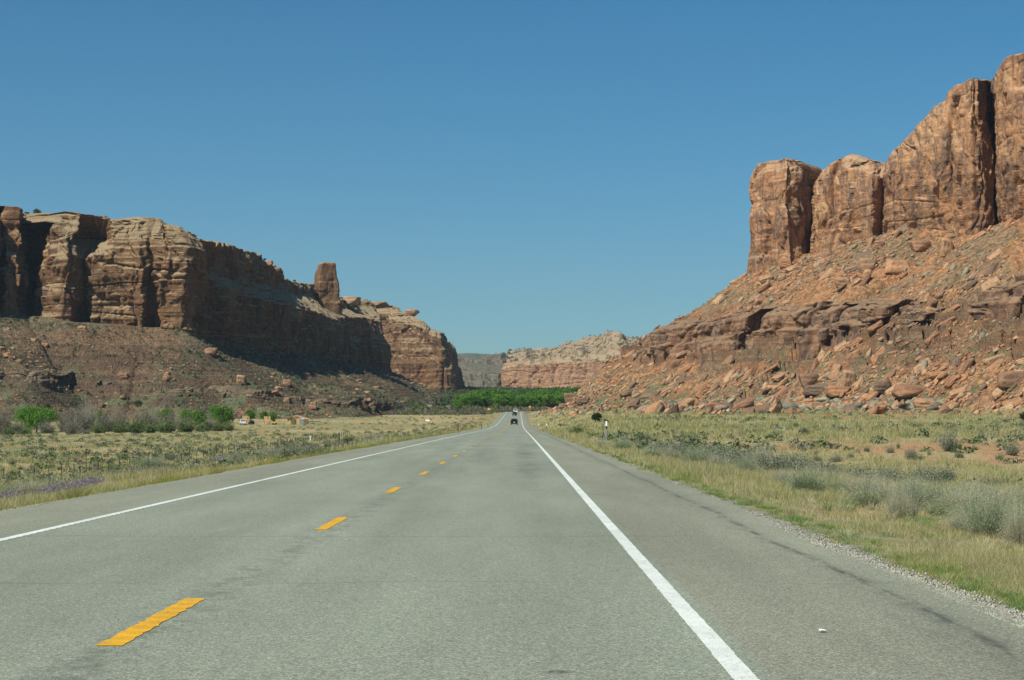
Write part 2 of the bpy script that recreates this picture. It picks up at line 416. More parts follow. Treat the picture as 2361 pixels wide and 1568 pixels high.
# foot lines simplified so that the talus apron is smooth
def _simp(Wc, idx): return np.array([Wc[i, 0] for i in idx])
LFOOT = _simp(LWw, [0, 1, 5, 9, 15, 19, 21, 22, 23, 24, 26, 28, 30, 32, 33, 34, 35])
RFOOT = _simp(RWw, [0, 1, 3, 4, 7, 9, 12, 14, 18, 21, 23, 25, 27, 30, 33, 35, 37, 38, 40, 41])
LPOLY = np.vstack([LFOOT[:, :2], [(-420, 1800), (-600, 800)]]); RPOLY = np.vstack([RFOOT[:, :2], [(500, 560), (500, 1300)]])
def stairs(h, step, sharp=.25):
    q = h/step; f = np.floor(q); r = q - f
    return (f + sst(.5-sharp/2, .5+sharp/2, r))*step
def talus_left(X, Y):
    d, zf, sg, sa = poly_dist(X, Y, LFOOT); sg = np.where(inside(X, Y, LPOLY), -1., 1.)
    zf = zf + 1.5 + 2.5*fbm(X/30, Y/30, seed=31, o=3)
    n = fbm(X/45, Y/45, seed=32, o=4); g = vn(X/26 + .5*vn(d/40, seed=3), Y/70, seed=33)
    fl = floor_z(X, Y, False)
    H = np.maximum(zf - fl, 1)
    run = H*2.25*(1 + .18*g + .10*n)
    t = d/run
    h = fl + H*(1 - t*(1.28 - .28*np.clip(t, 0, 1))) + 1.6*n*sst(2, 20, d)
    msk = sst(-.25, .25, fbm(X/60, Y/60, seed=34, o=2) + .35)
    hr = h + .35*fbm(X/14, Y/14, seed=39, o=2)
    s1 = stairs(hr, 1.7, .2); band = .35 + np.exp(-((h-9)/7.)**2) + .6*np.exp(-((h-24)/6.)**2)
    rock = np.clip(msk*band, 0, 1)
    h = h + (s1 - hr)*rock
    h = h + .55*fbm(X/5, Y/5, seed=35, o=4)
    h = np.where(sg > 0, h, zf + np.minimum(d, 2)*.5)
    return h, np.where(sg > 0, rock, .3), d, sg
def talus_right(X, Y):
    d, zf, sg, sa = poly_dist(X, Y, RFOOT); sg = np.where(inside(X, Y, RPOLY), -1., 1.)
    zf = zf + 1. + 2.*fbm(X/25, Y/25, seed=41, o=3)
    n = fbm(X/40, Y/40, seed=42, o=4); g = vn(sa/30 + .5*vn(d/40, seed=4), d/200, seed=43)
    fl = floor_z(X, Y, False)
    sl = .665*(1 - .05*g - .03*n)
    h = zf - d*sl - .11*np.maximum(d-35, 0) + 1.8*n*sst(2, 20, d)
    h = np.where(h - fl < 2.5, fl + 2.5*np.exp(np.minimum((h-fl-2.5)/2.5, 0)) - .9*sst(2.5, -2, h-fl), h)  # toe flattens out
    msk = sst(-.5, .05, vn(sa/34 + .4*vn(d/25, seed=7), seed=44) + .28)
    cen = 27 + 3*vn(sa/60, seed=8)
    hr = h + .6*fbm(sa/11, h/4, seed=49, o=3)
    band = np.exp(-(np.abs(h-cen)/11.)**4)
    rock = np.clip(msk*band, 0, 1)
    _, _, cid = vor(sa/7., h/3.2, 45)
    s1 = stairs(hr + (cid-.5)*3.0, 4.6, .16)
    h = h + (s1 - hr)*rock*.95 + (cid-.5)*1.4*rock
    low = np.exp(-((h-4.5)/2.6)**2)*.9; s2 = stairs(hr, 1.2, .3); h = h + (s2-hr)*low
    h = h + .5*fbm(X/5, Y/5, seed=46, o=4) 
    f1, f2, c = vor(X/3.6, Y/3.6, 47); h = h + np.where(c > .45, 1.1*c*np.clip(.62-f1, 0, 1)*2, 0)*(1-rock)
    h = np.where(sg > 0, h, zf + np.minimum(d, 2)*.5)
    return h, np.maximum(np.where(sg > 0, rock, .3), low*.6), d, sg
def G(X, Y):
    X = np.asarray(X, float); Y = np.asarray(Y, float)
    z = floor_z(X, Y)
    for fn, m in ((talus_left, (X < 10) & (Y > 600) & (Y < 2000)), (talus_right, (X > -40) & (Y > 300) & (Y < 1150))):
        if m.any():
            h = fn(X[m], Y[m])[0]; z[m] = np.maximum(z[m], h)
    return z
_HY = np.concatenate([np.arange(8, 60, .25), np.arange(60, 300, 1.), np.arange(300, 1300, 1.5)])
def hits(px, py):
    """where the sight lines meet the ground; px, py arrays -> X, Y, z"""
    px = np.atleast_1d(np.asarray(px, float)); py = np.atleast_1d(np.asarray(py, float))
    X = (px[:, None]-CX)/F*_HY[None]; Yb = np.broadcast_to(_HY, X.shape); z = G(X.copy(), Yb.copy())
    df = z - (HY-py[:, None])/F*_HY[None]
    i = np.argmax(df > 0, axis=1); i = np.where((df > 0).any(1), i, len(_HY)-1); i = np.maximum(i, 1); r = np.arange(len(px))
    a, b = df[r, i-1], df[r, i]; t = np.clip(-a/(b-a+1e-9), 0, 1)
    Y = _HY[i-1]*(1-t) + _HY[i]*t
    return (px-CX)/F*Y, Y, z[r, i-1]*(1-t)+z[r, i]*t
def hit(px, py):
    a = hits([px], [py]); return float(a[0][0]), float(a[1][0]), float(a[2][0])

# ------------------------------------------------------------------ cliffs
def loft(name, cols, rows, ds, mat, seed, amp=1., cap=(-50, 70, -2, 24), label=None, stf=1., terr=None, blk=1., bigf=1., stepz=0., capn=.6, warp=3., smooth_joint=1.):
    Wc = w_of(cols); nk = Wc.shape[1]
    c = np.array(cap[:3], float)
    skirt = Wc[:, :1] + np.array([0, 0, -9.]); top = Wc[:, -1:]
    rim = top + np.array([c[0]*.08, c[1]*.08, .8]); capk = top + c
    K = np.concatenate([skirt, Wc, rim, capk], 1)
    rows = [4] + list(rows) + [4, cap[3]]
    rr = np.concatenate([np.arange(n)/n + k for k, n in enumerate(rows)] + [[len(rows)]])
    ref = Wc[:, :, :2].mean(1); sl = np.concatenate([[0], np.cumsum(np.hypot(*(np.diff(ref, axis=0).T)))])
    s = np.arange(0, sl[-1], ds); nr, nc = len(rr), len(s)
    def interp_knots(ss):                       # ss (nr,nc)
        P = np.zeros(ss.shape + (3,)); k0 = np.minimum(rr.astype(int), len(rows)-1); t = (rr-k0)[:, None]
        for r in range(nr):
            for a in range(3):
                A = np.interp(ss[r], sl, K[:, k0[r], a]); B = np.interp(ss[r], sl, K[:, k0[r]+1, a])
                P[r, :, a] = A*(1-t[r]) + B*t[r]
        return P
    S = np.broadcast_to(s, (nr, nc)).copy()
    P = interp_knots(S)
    S2 = S + warp*(fbm(S/14, P[..., 2]/9, seed=seed, o=3)*.7 + fbm(S/30, P[..., 2]/22, seed=seed+60, o=2)*.8)*smooth_joint
    P = interp_knots(np.clip(S2, 0, sl[-1]))
    mid = P[nr//3, :, :2]; w = max(3, int(5/ds)); k = np.ones(2*w+1)/(2*w+1)
    sm = np.stack([np.convolve(np.pad(mid[:, a], w, 'edge'), k, 'valid') for a in (0, 1)], 1)
    T = np.gradient(sm, axis=0); T /= np.linalg.norm(T, axis=1)[:, None] + 1e-9
    N = np.stack([T[:, 1], -T[:, 0]], 1)
    X, Y, Z = P[..., 0], P[..., 1], P[..., 2]
    zz = Z + 1.2*fbm(S/25, Z/40, seed=seed+1, o=2)
    big = 2.2*bigf*fbm(S/32, Z/50, seed=seed+2, o=3) + (bigf-1)*.9*fbm(S/11, Z/38, seed=seed+22, o=2)
    c1 = np.abs(vn(S/13 + .35*vn(Z/16, S/40, seed=seed+3), Z/120, seed=seed+4)); crack = -2.6*np.exp(-(c1/.07)**2)
    c2 = np.abs(vn(S/5 + .3*vn(Z/9, seed=seed+5), Z/45, seed=seed+6)); crack2 = -.9*blk*np.exp(-(c2/.10)**2)
    _, _, cid = vor(S/9. + .2*vn(Z/7, seed=seed+7), Z/24., seed+8); fl = (cid-.5)*2.6*(.4+.6*blk)
    _, _, cid2 = vor(S/3.2, Z/6., seed+9); fl2 = (cid2-.5)*.9*blk
    st = .9*fbm(zz/5.5, S/90, seed=seed+10, o=2) + .45*fbm(zz/1.5, S/60, seed=seed+11, o=3)
    notch = -1.1*np.exp(-(np.abs(fbm(zz/11, S/120, seed=seed+12, o=1))/.05)**2)
    fine = .6*fbm(X/4+Y/4, S/3, Z/2.5, seed=seed+13, o=4)
    st = st*stf; notch = notch*stf
    d = (big + crack + crack2 + fl + fl2 + st + notch + fine)*amp
    r = rr[:, None]; ncap = len(rows)-1
    fade = np.where(r > ncap-.0, np.clip(1-(r-ncap)*2.5, .0, 1), 1.)
    k_rim = np.exp(-((r-(ncap-1))/.18)**2)      # keep the surveyed crest close to its line
    d = d*fade*(1-.55*k_rim)
    X = X + N[:, 0][None]*d; Y = Y + N[:, 1][None]*d
    Z = Z + .25*fine*(1 if blk < 2. else 1.6) + np.where(r > ncap-1, capn*1.4*fbm(X/14, Y/14, seed=seed+14, o=4)*np.clip((r-ncap+1)*1.5, 0, 1), 0)
    Z = Z + np.where(r > ncap-1.02, .8*fbm(S/7., seed=seed+15, o=3)*capn, 0)
    if stepz:
        w1 = vor(S/19. + .3 + .3*vn(S/4, seed=seed), S*0+.5, seed+30)[2]; w2 = vn(S/3.5, seed=seed+31)*.5+.5
        Z = Z + stepz*((w1-.6) + .4*(w2-.5))*sst(len(rows)-2.25, len(rows)-2.02, r)*np.clip(1-(r-ncap)*.8, .3, 1)
    if terr:
        q = Z + .8*fbm(S/40, seed=seed+16, o=3)*terr[1]; mk = sst(terr[0]-.3, terr[0], rr)[:, None]*sst(-.5, .1, fbm(S/60, Z/20, seed=seed+17, o=2)+.2)
        Z = Z + (stairs(q, terr[1], .3) - q)*mk
    o = mesh_np(name, np.stack([X, Y, Z], -1).reshape(-1, 3), grid_faces(nr, nc)[:, ::1], mat)
    tag(o, label, kind='structure'); return X, Y, Z, rr
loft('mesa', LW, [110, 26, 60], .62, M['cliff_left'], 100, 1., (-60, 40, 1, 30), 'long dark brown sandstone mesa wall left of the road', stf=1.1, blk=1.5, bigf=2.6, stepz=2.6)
loft('cliff', RW, [80, 70, 50], .5, M['cliff_right'], 200, .62, (40, 60, -3, 24), 'row of tall orange sandstone towers above the right talus slope', warp=3.6, stf=.55, blk=1.9, stepz=.9)
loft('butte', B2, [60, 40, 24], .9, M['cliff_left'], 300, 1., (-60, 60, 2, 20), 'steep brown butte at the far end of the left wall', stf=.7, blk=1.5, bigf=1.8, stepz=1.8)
FMG = loft('far_mesa', FM, [60, 10, 60, 50], 1.3, M['cliff_far'], 400, .9, (0, 120, -4, 20), 'low pink cliff with pale slickrock dome across the valley end', stf=.6, terr=(3., 9.))
loft('canyon_slope', GS, [26, 34, 30, 34], 1.5, M['cliff_grey'], 500, 1.7, (-20, 150, -2, 20), 'grey ledgy canyon slope behind the far grove', terr=(1., 11.))

def w2c(p): return (CX + F*p[0]/p[1], p[1], HY - F*p[2]/p[1])
def ledge(name, lo, up, inset, nin, ds, mat, seed, label, amp=1., out=.2):
    pxs_ = np.arange(lo[0][0], lo[-1][0]+1, 11.); pyl = np.interp(pxs_, [a for a, b in lo], [b for a, b in lo]); x, y, z = hits(pxs_, pyl)
    k = np.ones(3)/3; y = np.convolve(np.pad(y, 1, 'edge'), k, 'valid'); x = (pxs_-CX)/F*y; z = (HY-pyl)/F*y
    cols = []
    for i in range(len(pxs_)):
        f = np.array([x[i]-nin[0]*out, y[i]-nin[1]*out, z[i]-.5]); t_ = f + np.array([nin[0], nin[1], 0])*inset
        pq = CX + F*t_[0]/t_[1]; pu = np.interp(pq, [a for a, b in up], [b for a, b in up]); t_[2] = max((HY-pu)/F*t_[1], f[2]+1.5); dz = t_[2]-f[2]
        kn = [f, f + (nin[0]*inset*.12, nin[1]*inset*.12, dz*.42), f + (nin[0]*inset*.5, nin[1]*inset*.5, dz*.50), f + (nin[0]*inset*.62, nin[1]*inset*.62, dz*.86), t_]
        cols.append([w2c(q) for q in kn])
    L_ = max(4, int(8/ds)); return loft(name, cols, [L_, max(4, L_//2), L_, max(4, L_//2)], ds, mat, seed, amp, (nin[0]*16, nin[1]*16, 1.5, 14), label, stf=.9, capn=1.0, warp=1.2, blk=3.)
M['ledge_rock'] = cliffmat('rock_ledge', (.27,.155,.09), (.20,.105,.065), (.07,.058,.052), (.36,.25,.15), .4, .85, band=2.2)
M['ledge_left'] = cliffmat('rock_ledge_left', (.20,.14,.085), (.16,.095,.06), (.06,.05,.045), (.21,.17,.11), .5, .6, band=2.2)
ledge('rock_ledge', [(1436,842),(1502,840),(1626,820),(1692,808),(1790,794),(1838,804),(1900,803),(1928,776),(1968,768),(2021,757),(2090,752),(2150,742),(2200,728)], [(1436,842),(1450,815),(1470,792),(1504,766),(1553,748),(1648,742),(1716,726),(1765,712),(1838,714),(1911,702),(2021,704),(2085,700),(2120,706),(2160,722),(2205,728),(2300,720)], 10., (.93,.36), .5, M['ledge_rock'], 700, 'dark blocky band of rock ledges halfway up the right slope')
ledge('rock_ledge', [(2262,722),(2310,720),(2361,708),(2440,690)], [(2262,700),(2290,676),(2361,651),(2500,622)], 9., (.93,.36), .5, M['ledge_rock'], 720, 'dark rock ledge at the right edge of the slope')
ledge('rock_ledge', [(-60,884),(60,882),(140,884),(210,886),(262,880)], [(-60,864),(30,861),(100,866),(150,870),(190,873),(230,877),(275,881)], 5., (.05,.998), .5, M['ledge_left'], 760, 'dark ledge low on the slope under the left mesa', 1.)
ledge('rock_ledge', [(350,908),(450,911),(560,914),(700,920)], [(350,903),(450,903),(560,906),(700,915)], 4., (.05,.998), .5, M['ledge_left'], 780, 'long thin reddish ledge across the left slope', .6)
ledge('rock_ledge', [(690,934),(760,938),(840,942),(900,945)], [(690,926),(760,927),(820,930),(900,939)], 4., (.05,.998), .5, M['ledge_left'], 790, 'short brown ledge at the foot of the left slope', .7)
# the lone spire on the left rim
def spire():
    prof = [(0,(715,790),720),(0,(712,790),700),(.1,(719,786),684),(.2,(720,783),660),(.3,(723,779),641),(.4,(726,777),625),(.5,(730,776),613),(.6,(736,771),606),(.7,(742,765),604.5),(.8,(752,757),604)]
    Y0 = 1262.; nr = 60; nc = 72; py = np.linspace(730, 604.2, nr); pp = np.array([p[2] for p in prof])[::-1]
    l = np.interp(py, pp, np.array([p[1][0] for p in prof])[::-1]); r_ = np.interp(py, pp, np.array([p[1][1] for p in prof])[::-1])
    a = np.linspace(0, 2*np.pi, nc, endpoint=False)
    # squarish plan: sunlit face towards camera-left, shaded face to the right
    ca, sa = np.cos(a-.42), np.sin(a-.42); sq = 1/np.maximum(np.abs(ca), np.abs(sa))**.95
    cxp = (l+r_)/2; hw = (r_-l)/2/F*Y0
    ux, uy = np.cos(a)*sq, np.sin(a)*sq; ux /= ux.max(); 
    X = (cxp[:, None]-CX)/F*Y0 + hw[:, None]*ux[None]; Y = Y0 + hw[:, None]*uy[None]*.95; Z = np.broadcast_to(((HY-py)/F*Y0)[:, None], X.shape).copy()
    n = 1 + .03*fbm(Z/6., a[None]*1.3, seed=71, o=4) + .09*(vor(Z/9.+0*a[None], Z*0+.5, 75)[2]-.5) + .08*(vor(Z/7.+0*a[None], a[None]*1.1, 72)[2]-.5) + .08*fbm(ux[None]*3, uy[None]*3, Z/6, seed=73, o=3)
    cX = ((cxp-CX)/F*Y0)[:, None]
    X = cX + (X-cX)*n; Y = Y0 + (Y-Y0)*n
    V = np.stack([X, Y, Z], -1).reshape(-1, 3)
    i = np.arange(nr*nc).reshape(nr, nc); j = np.roll(i, -1, 1)
    f = np.stack([i[:-1], j[:-1], j[1:], i[1:]], -1).reshape(-1, 4)
    V = np.vstack([V, [[V[-nc:, 0].mean(), V[-nc:, 1].mean(), V[-1, 2]+.4]]]); top = np.array([[i[-1, k], j[-1, k], nr*nc] for k in range(nc)])
    o = mesh_np('rock_spire', V, [f, top], M['cliff_left']); tag(o, 'lone blocky rock spire standing up from the left mesa rim', 'rock spire')
spire()

# far ridges
def ridge(name, pts, Y, depth, mat, seed, label, amp=1.):
    px = np.linspace(pts[0][0], pts[-1][0], 400); py = np.interp(px, [p[0] for p in pts], [p[1] for p in pts])
    zt = (HY-py)/F*Y; s = (px-CX)/F*Y; t = np.linspace(0, 1, 40)
    zt = zt + amp*Y/F*1.2*fbm(s/ (Y*.012), seed=seed, o=4)
    Z = zt[None]*t[:, None]**.9 ; Yg = Y - depth*(1-t[:, None]) + 0*Z; Z = Z + amp*Y/F*3*fbm(s[None]/(Y*.02), Yg/(Y*.03), seed=seed+1, o=4)*(t*(1-t)*4)[:, None]
    X = (px[None]-CX)/F*Yg
    Xb, Yb, Zb = X[-1:]*1.05, Yg[-1:]*1.06, Z[-1:]-10
    V = np.stack([np.vstack([X, Xb]), np.vstack([Yg, Yb]), np.vstack([Z, Zb])], -1)
    o = mesh_np(name, V.reshape(-1, 3), grid_faces(41, 400), mat, smooth=True); tag(o, label, kind='structure')
t = NT('far_forest', .95); f = t.noise(.02, 6, .7); t.col(t.ramp(f, [(.4, (.05,.065,.04)), (.55, (.13,.115,.08))])); M['far_forest'] = t.m
t = NT('pale_hill', .95); f = t.noise(.03, 6, .7); t.col(t.ramp(f, [(.42, (.09,.10,.06)), (.55, (.34,.26,.18))])); M['pale_hill'] = t.m
ridge('far_hills', [(700,822),(1040,816),(1075,815),(1100,815),(1130,817),(1160,817),(1300,819),(1600,815)], 6500, 900, M['far_forest'], 61, 'bluish wooded hills on the horizon between the cliffs')
ridge('pale_hill', [(1196,811),(1222,808),(1240,803),(1257,801),(1268,802.5),(1280,807),(1300,811)], 3300, 250, M['pale_hill'], 63, 'small pale hill above the far mesa')

# ------------------------------------------------------------------ talus slopes and valley floor
def cut_grid(X, Y, Z, keep):
    nr, nc = X.shape; f = grid_faces(nr, nc); k = keep.ravel(); f = f[k[f].any(1)]
    u = np.unique(f); m = np.full(nr*nc, -1); m[u] = np.arange(len(u)); return np.stack([X, Y, Z], -1).reshape(-1, 3)[u], m[f], u
def slope(name, fn, x0, x1, y0, y1, ds, mat, label):
    xs = np.arange(x0, x1, ds); ys = np.arange(y0, y1, ds*1.05); X, Y = np.meshgrid(xs, ys)
    h, rock, d, sg = fn(X, Y); fl = floor_z(X, Y, False)
    keep = (h > fl-.5) & ((sg > 0) | (d < 8)) & (np.abs(X/Y) < .62) & (np.abs(road_su(X, Y)[0]) > 11)
    V, f, u = cut_grid(X, Y, h, keep)
    gr = sst(0, 1, 1.1 - (h-fl)/22. + .5*fbm(X/20, Y/20, seed=9, o=2)).ravel()[u]
    o = mesh_np(name, V, f, mat, attrs={'rock': rock.ravel()[u], 'green': gr}); tag(o, label, kind='structure')
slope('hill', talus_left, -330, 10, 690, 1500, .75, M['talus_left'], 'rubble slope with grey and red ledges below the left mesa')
slope('hill', talus_right, -20, 260, 360, 960, .55, M['talus_right'], 'steep slope of broken orange rock below the right towers')

tt = np.concatenate([np.linspace(-.62, -.32, 120), np.linspace(-.32, .32, 800)[1:-1], np.linspace(.32, .62, 120)])
yy = np.concatenate([np.arange(-30, 6, 2.), 6*(1300/6.)**np.linspace(0, 1, 620), np.linspace(1320, 2700, 70), np.array([3000, 3600, 4500, 6000, 8000, 12000.])])
Tg, Yg = np.meshgrid(tt, yy); Xg = Tg*(Yg + 60)
Zg = floor_z(Xg, Yg)
Zg = np.where(Yg > 2700, 30 + 0*Zg, Zg)
ug, _ = road_su(Xg, Yg); eg = np.where(ug < 0, -5.5-ug, ug-5.9)
soil = np.zeros(Xg.shape); n1 = fbm(Xg/9, Yg/9, seed=21, o=4); n2 = fbm(Xg/30, Yg/45, seed=22, o=3)
pg = CX + F*Xg/np.maximum(Yg, 1)
soil = sst(.05, .3, n1*.7 + .8*np.exp(-((Yg-118)/30.)**2)*sst(14, 26, Xg) - .36)
soil = np.maximum(soil, sst(.1, .35, n1*.5 + .8*np.exp(-((Yg-300-Xg*.8)/70.)**2)*sst(30, 60, Xg) - .40)*.8)
soil = np.maximum(soil, .5*sst(.35, .55, n1)*(Xg < 0))*.8
green = .8*sst(-.05, .45, n2 + .12*(Xg < 0) + .3*sst(200, 500, Yg)*(Xg < 0))
green = np.maximum(green, sst(3.5, .3, eg)*.8)
gravel = sst(.75, .1, eg + .5*fbm(Xg/1.2, Yg/1.2, seed=23, o=3))
t = NT('valley_floor', .97)
straw = t.mix(t.noise(.5, 5, .65), (.29,.24,.12), (.40,.33,.175))
grn = t.mix(t.noise(.35, 5, .65), (.12,.15,.06), (.20,.215,.095))
base = t.mix(t.math('MULTIPLY', t.attr('green'), t.ramp(t.noise(.22, 6, .7), [(.38, .1), (.6, 1.)])), straw, grn)
red = t.mix(t.noise(1.1, 5, .6), (.37,.165,.085), (.45,.235,.13))
base = t.mix(t.math('MULTIPLY', t.attr('soil'), t.ramp(t.noise(1.4, 6, .75), [(.36, .5), (.52, 1.)])), base, red)
base = t.mix(.75, base, t.ramp(t.noise(3.1, 6, .75), [(.32, .62), (.5, 1.), (.68, 1.25)]), 'MULTIPLY')
gv = t.ramp(t.vor(28., out='Color'), [(0, (.17,.155,.135)), (1, (.42,.39,.34))])
base = t.mix(t.attr('gravel'), base, gv)
t.col(base); t.bump(t.math('ADD', t.noise(5., 6, .75), t.vor(14.)), .06, .8)
o = mesh_np('ground', np.stack([Xg, Yg, Zg], -1).reshape(-1, 3), grid_faces(*Xg.shape), t.m, smooth=True, attrs={'soil': soil.ravel(), 'green': green.ravel(), 'gravel': gravel.ravel()})
tag(o, kind='structure')
# ------------------------------------------------------------------ road
def stations(a, b, step):
    L = 965.
    s = np.arange(a, b+1e-6, step); X = np.where(s < L, cx(s), RC[0] - 85*np.cos((s-L)/85)); Y = np.where(s < L, s, L + 85*np.sin((s-L)/85))
    th = np.clip((s-L)/85, 0, 9); return s, X, Y, np.cos(th), -np.sin(th), road_z(s)
def strip(u0, u1, dz, a, b, step, nu=2, j0=None, j1=None):
    s, X, Y, nx, ny, z = stations(a, b, step)
    e0 = u0 + (j0(s) if j0 else 0*s); e1 = u1 + (j1(s) if j1 else 0*s)
    t = np.linspace(0, 1, nu)[:, None]; U = e0[None]*(1-t) + e1[None]*t
    V = np.stack([X[None]+nx[None]*U, Y[None]+ny[None]*U, np.broadcast_to(z + dz + .0000*s, U.shape)], -1)
    V = V.transpose(1, 0, 2); return V.reshape(-1, 3), grid_faces(len(s), nu)
def strips(lst):
    Vs, Fs, n = [], [], 0
    for V, f in lst: Vs.append(V); Fs.append(f+n); n += len(V)
    return np.vstack(Vs), np.vstack(Fs)
t = NT('asphalt', .82)
p = t.sep(); X_, Y_ = p[0], p[1]
cxn = t.math('MULTIPLY', Y_, .00337)
U = t.math('ADD', t.math('SUBTRACT', X_, cxn), 2.5)            # metres right of the centre line
agg = t.vor(105., out='Color'); sv = t.n('ShaderNodeSeparateColor'); t.l(agg, sv.inputs[0])
base = t.ramp(sv.outputs[0], [(0, (.10,.117,.09)), (.3, (.19,.22,.17)), (.75, (.258,.285,.22)), (1, (.44,.46,.37))])
base = t.mix(t.math('MULTIPLY', t.ramp(sv.outputs[1], [(.88, 0.), (.93, 1.)]), .5), base, (.34,.24,.17))
base = t.mix(.8, base, t.ramp(t.noise(30., 6, .8), [(.34, .66), (.5, 1.), (.66, 1.3)]), 'MULTIPLY')
base = t.mix(1., base, t.ramp(t.noise((.6, .09, 1), 6, .65), [(.3, .84), (.7, 1.12)]), 'MULTIPLY')
base = t.mix(1., base, t.ramp(t.noise((.9, .03, 1), 3, .5), [(.35, .93), (.65, 1.06)]), 'MULTIPLY')
def gauss(v, c, w): 
    d = t.math('DIVIDE', t.math('SUBTRACT', v, c), w); return t.math('POWER', 2.718, t.math('MULTIPLY', t.math('MULTIPLY', d, d), -1.))
trk = t.math('ADD', gauss(U, .75, .38), t.math('ADD', gauss(U, 2.75, .38), t.math('ADD', gauss(U, -1.0, .38), gauss(U, -2.8, .38))))
base = t.mix(t.math('MULTIPLY', trk, t.ramp(t.noise((.8, .07, 1), 4, .6), [(.35, .05), (.65, .42)])), base, t.mix(1., base, (.80, .80, .80), 'MULTIPLY'))
# shoulders: slightly warmer and browner
sh = t.math('ADD', t.math('GREATER_THAN', U, 3.86), t.math('LESS_THAN', U, -3.66))
base = t.mix(t.math('MULTIPLY', sh, .55), base, t.mix(1., base, (1.02, .92, .86), 'MULTIPLY'))
# tar seam near the right edge, centre-line wear
us = t.math('ADD', U, t.math('MULTIPLY', t.noise((.4, .12, 1), 3), .35)); seam = t.math('MULTIPLY', t.math('ADD', t.math('MULTIPLY', gauss(us, 5.60, .045), 1.), t.math('MULTIPLY', gauss(us, 5.55, .22), .55)), t.ramp(t.noise((9, 1.6, 1), 6, .75), [(.42, .10), (.60, .62)]))
base = t.mix(seam, base, (.07,.075,.065))
cw = t.math('MULTIPLY', gauss(U, 0.1, .26), t.ramp(t.noise((5, 3.5, 1), 5, .7), [(.44, 0.), (.62, .5)])); base = t.mix(cw, base, (.075,.08,.068))
# transverse cracks
wv = t.n('ShaderNodeVectorMath', operation='ADD'); t.l(t.pos(), wv.inputs[0])
nzz = t.n('ShaderNodeTexNoise'); nzz.inputs['Scale'].default_value = .55; nzz.inputs['Detail'].default_value = 6; t.l(t.pos(), nzz.inputs['Vector'])
yw = t.math('ADD', Y_, t.math('MULTIPLY', t.math('SUBTRACT', nzz.outputs['Fac'], .5), .9))
fr = t.math('ABSOLUTE', t.math('SUBTRACT', t.math('FRACT', t.math('DIVIDE', yw, 6.35)), .5))
ck = t.math('MULTIPLY', t.ramp(fr, [(0., 1.), (.0065, 0.)]), t.ramp(t.noise((.25, .16, 1), 3, .6), [(.40, .0), (.55, .75)]))
base = t.mix(ck, base, (.085,.088,.075))
# bleeding tar patches in the wheel tracks further on
tp = t.math('MULTIPLY', t.math('ADD', gauss(U, 2.75, .45), t.math('MULTIPLY', gauss(U, .95, .4), .5)), t.math('MULTIPLY', gauss(Y_, 78., 30.), t.ramp(t.noise((1.1, .5, 1), 5, .7), [(.46, 0.), (.62, .75)])))
base = t.mix(tp, base, (.10,.105,.095))
vv = t.n('ShaderNodeVectorMath', operation='DISTANCE'); t.l(t.pos(), vv.inputs[0]); vv.inputs[1].default_value = (.245, 10.2, -1.42)
spot = t.math('MULTIPLY', t.ramp(vv.outputs['Value'], [(.03, .8), (.11, 0.)]), t.ramp(t.noise(22., 4), [(.35, 0.), (.5, 1.)])); base = t.mix(spot, base, (.05,.055,.05))
t.col(base); t.bump(t.math('ADD', t.vor(105.), t.noise(160., 3)), .004, .8); M['asphalt'] = t.m
jr = lambda s: .07*fbm(s/1.6, seed=11, o=4) + .10*fbm(s/7, seed=12, o=2)
road = empty('road'); tag(road, kind='structure')
Vs = strips([strip(-5.5, 5.9, 0, -30, 200, .25, 14, jr, jr), strip(-5.5, 5.9, 0, 200, 965, 3., 8), strip(-5.5, 5.9, 0, 965, 1110, 1.5, 4)])
tag(mesh_np('pavement', *Vs, M['asphalt'], road, smooth=True), kind='structure')
def paintmat(name, c, worn, thr):
    t = NT(name, .65); n = t.noise(38., 5, .7); n2 = t.noise((3., 1.2, 1), 5, .7)
    k = t.math('MULTIPLY', t.ramp(n, [(thr, 0.), (thr+.06, 1.)]), t.ramp(n2, [(.40, .35), (.6, 1.)]))
    sp = t.sep(); gr_ = t.ramp(t.math('ABSOLUTE', t.math('SUBTRACT', t.math('FRACT', t.math('DIVIDE', t.math('ADD', sp[1], t.math('MULTIPLY', sp[0], .25)), .31)), .5)), [(.1, 1.), (.32, .87)])
    big = t.ramp(t.noise((2.2, .7, 1), 5, .7), [(.35, .80), (.6, 1.)])
    cc = t.mix(1., t.mix(t.noise(9., 4), tuple(v*.9 for v in c), c), big, 'MULTIPLY'); cc = t.mix(1. if c[2] < .1 else .25, cc, gr_, 'MULTIPLY')
    t.col(t.mix(t.math('MULTIPLY', k, worn), cc, (.17,.17,.145))); t.bump(t.vor(70.), .004, .7); return t.m
M['white_paint'] = paintmat('white_paint', (.74,.78,.72), .95, .56); M['yellow_paint'] = paintmat('yellow_paint', (.80,.42,.014), .9, .55)
je = lambda s: .004*fbm(s/.12, seed=13, o=3)
jsc = lambda s: .012*np.sin(s*2*np.pi/.32)
for u0, u1, sd in ((3.64, 3.775, 1), (-3.54, -3.41, 2)):
    Vs = strips([strip(u0, u1, .004, -30, 120, .04, 2, je, je if sd == 1 else jsc), strip(u0, u1, .006, 120, 400, 2., 2), strip(u0-.02, u1+.02, .012, 400, 1075, 2., 2)])
    mesh_np('edge_line', *Vs, M['white_paint'], road)
s0 = 11.37
for k in range(-1, 76):
    a = s0 + 12.19*k
    V, f = strip(-.075, .075, .004 if a < 120 else .008, a, a+3.05, .04 if a < 80 else .4, 2, lambda s: .012*fbm(s/.1, seed=14, o=2), (lambda s: .009*np.abs(np.sin(s*np.pi/.31)) + .014*fbm(s/.13, seed=19, o=3)) if a < 80 else None)
    o = mesh_np('centre_dash', V, f, M['yellow_paint'], road)
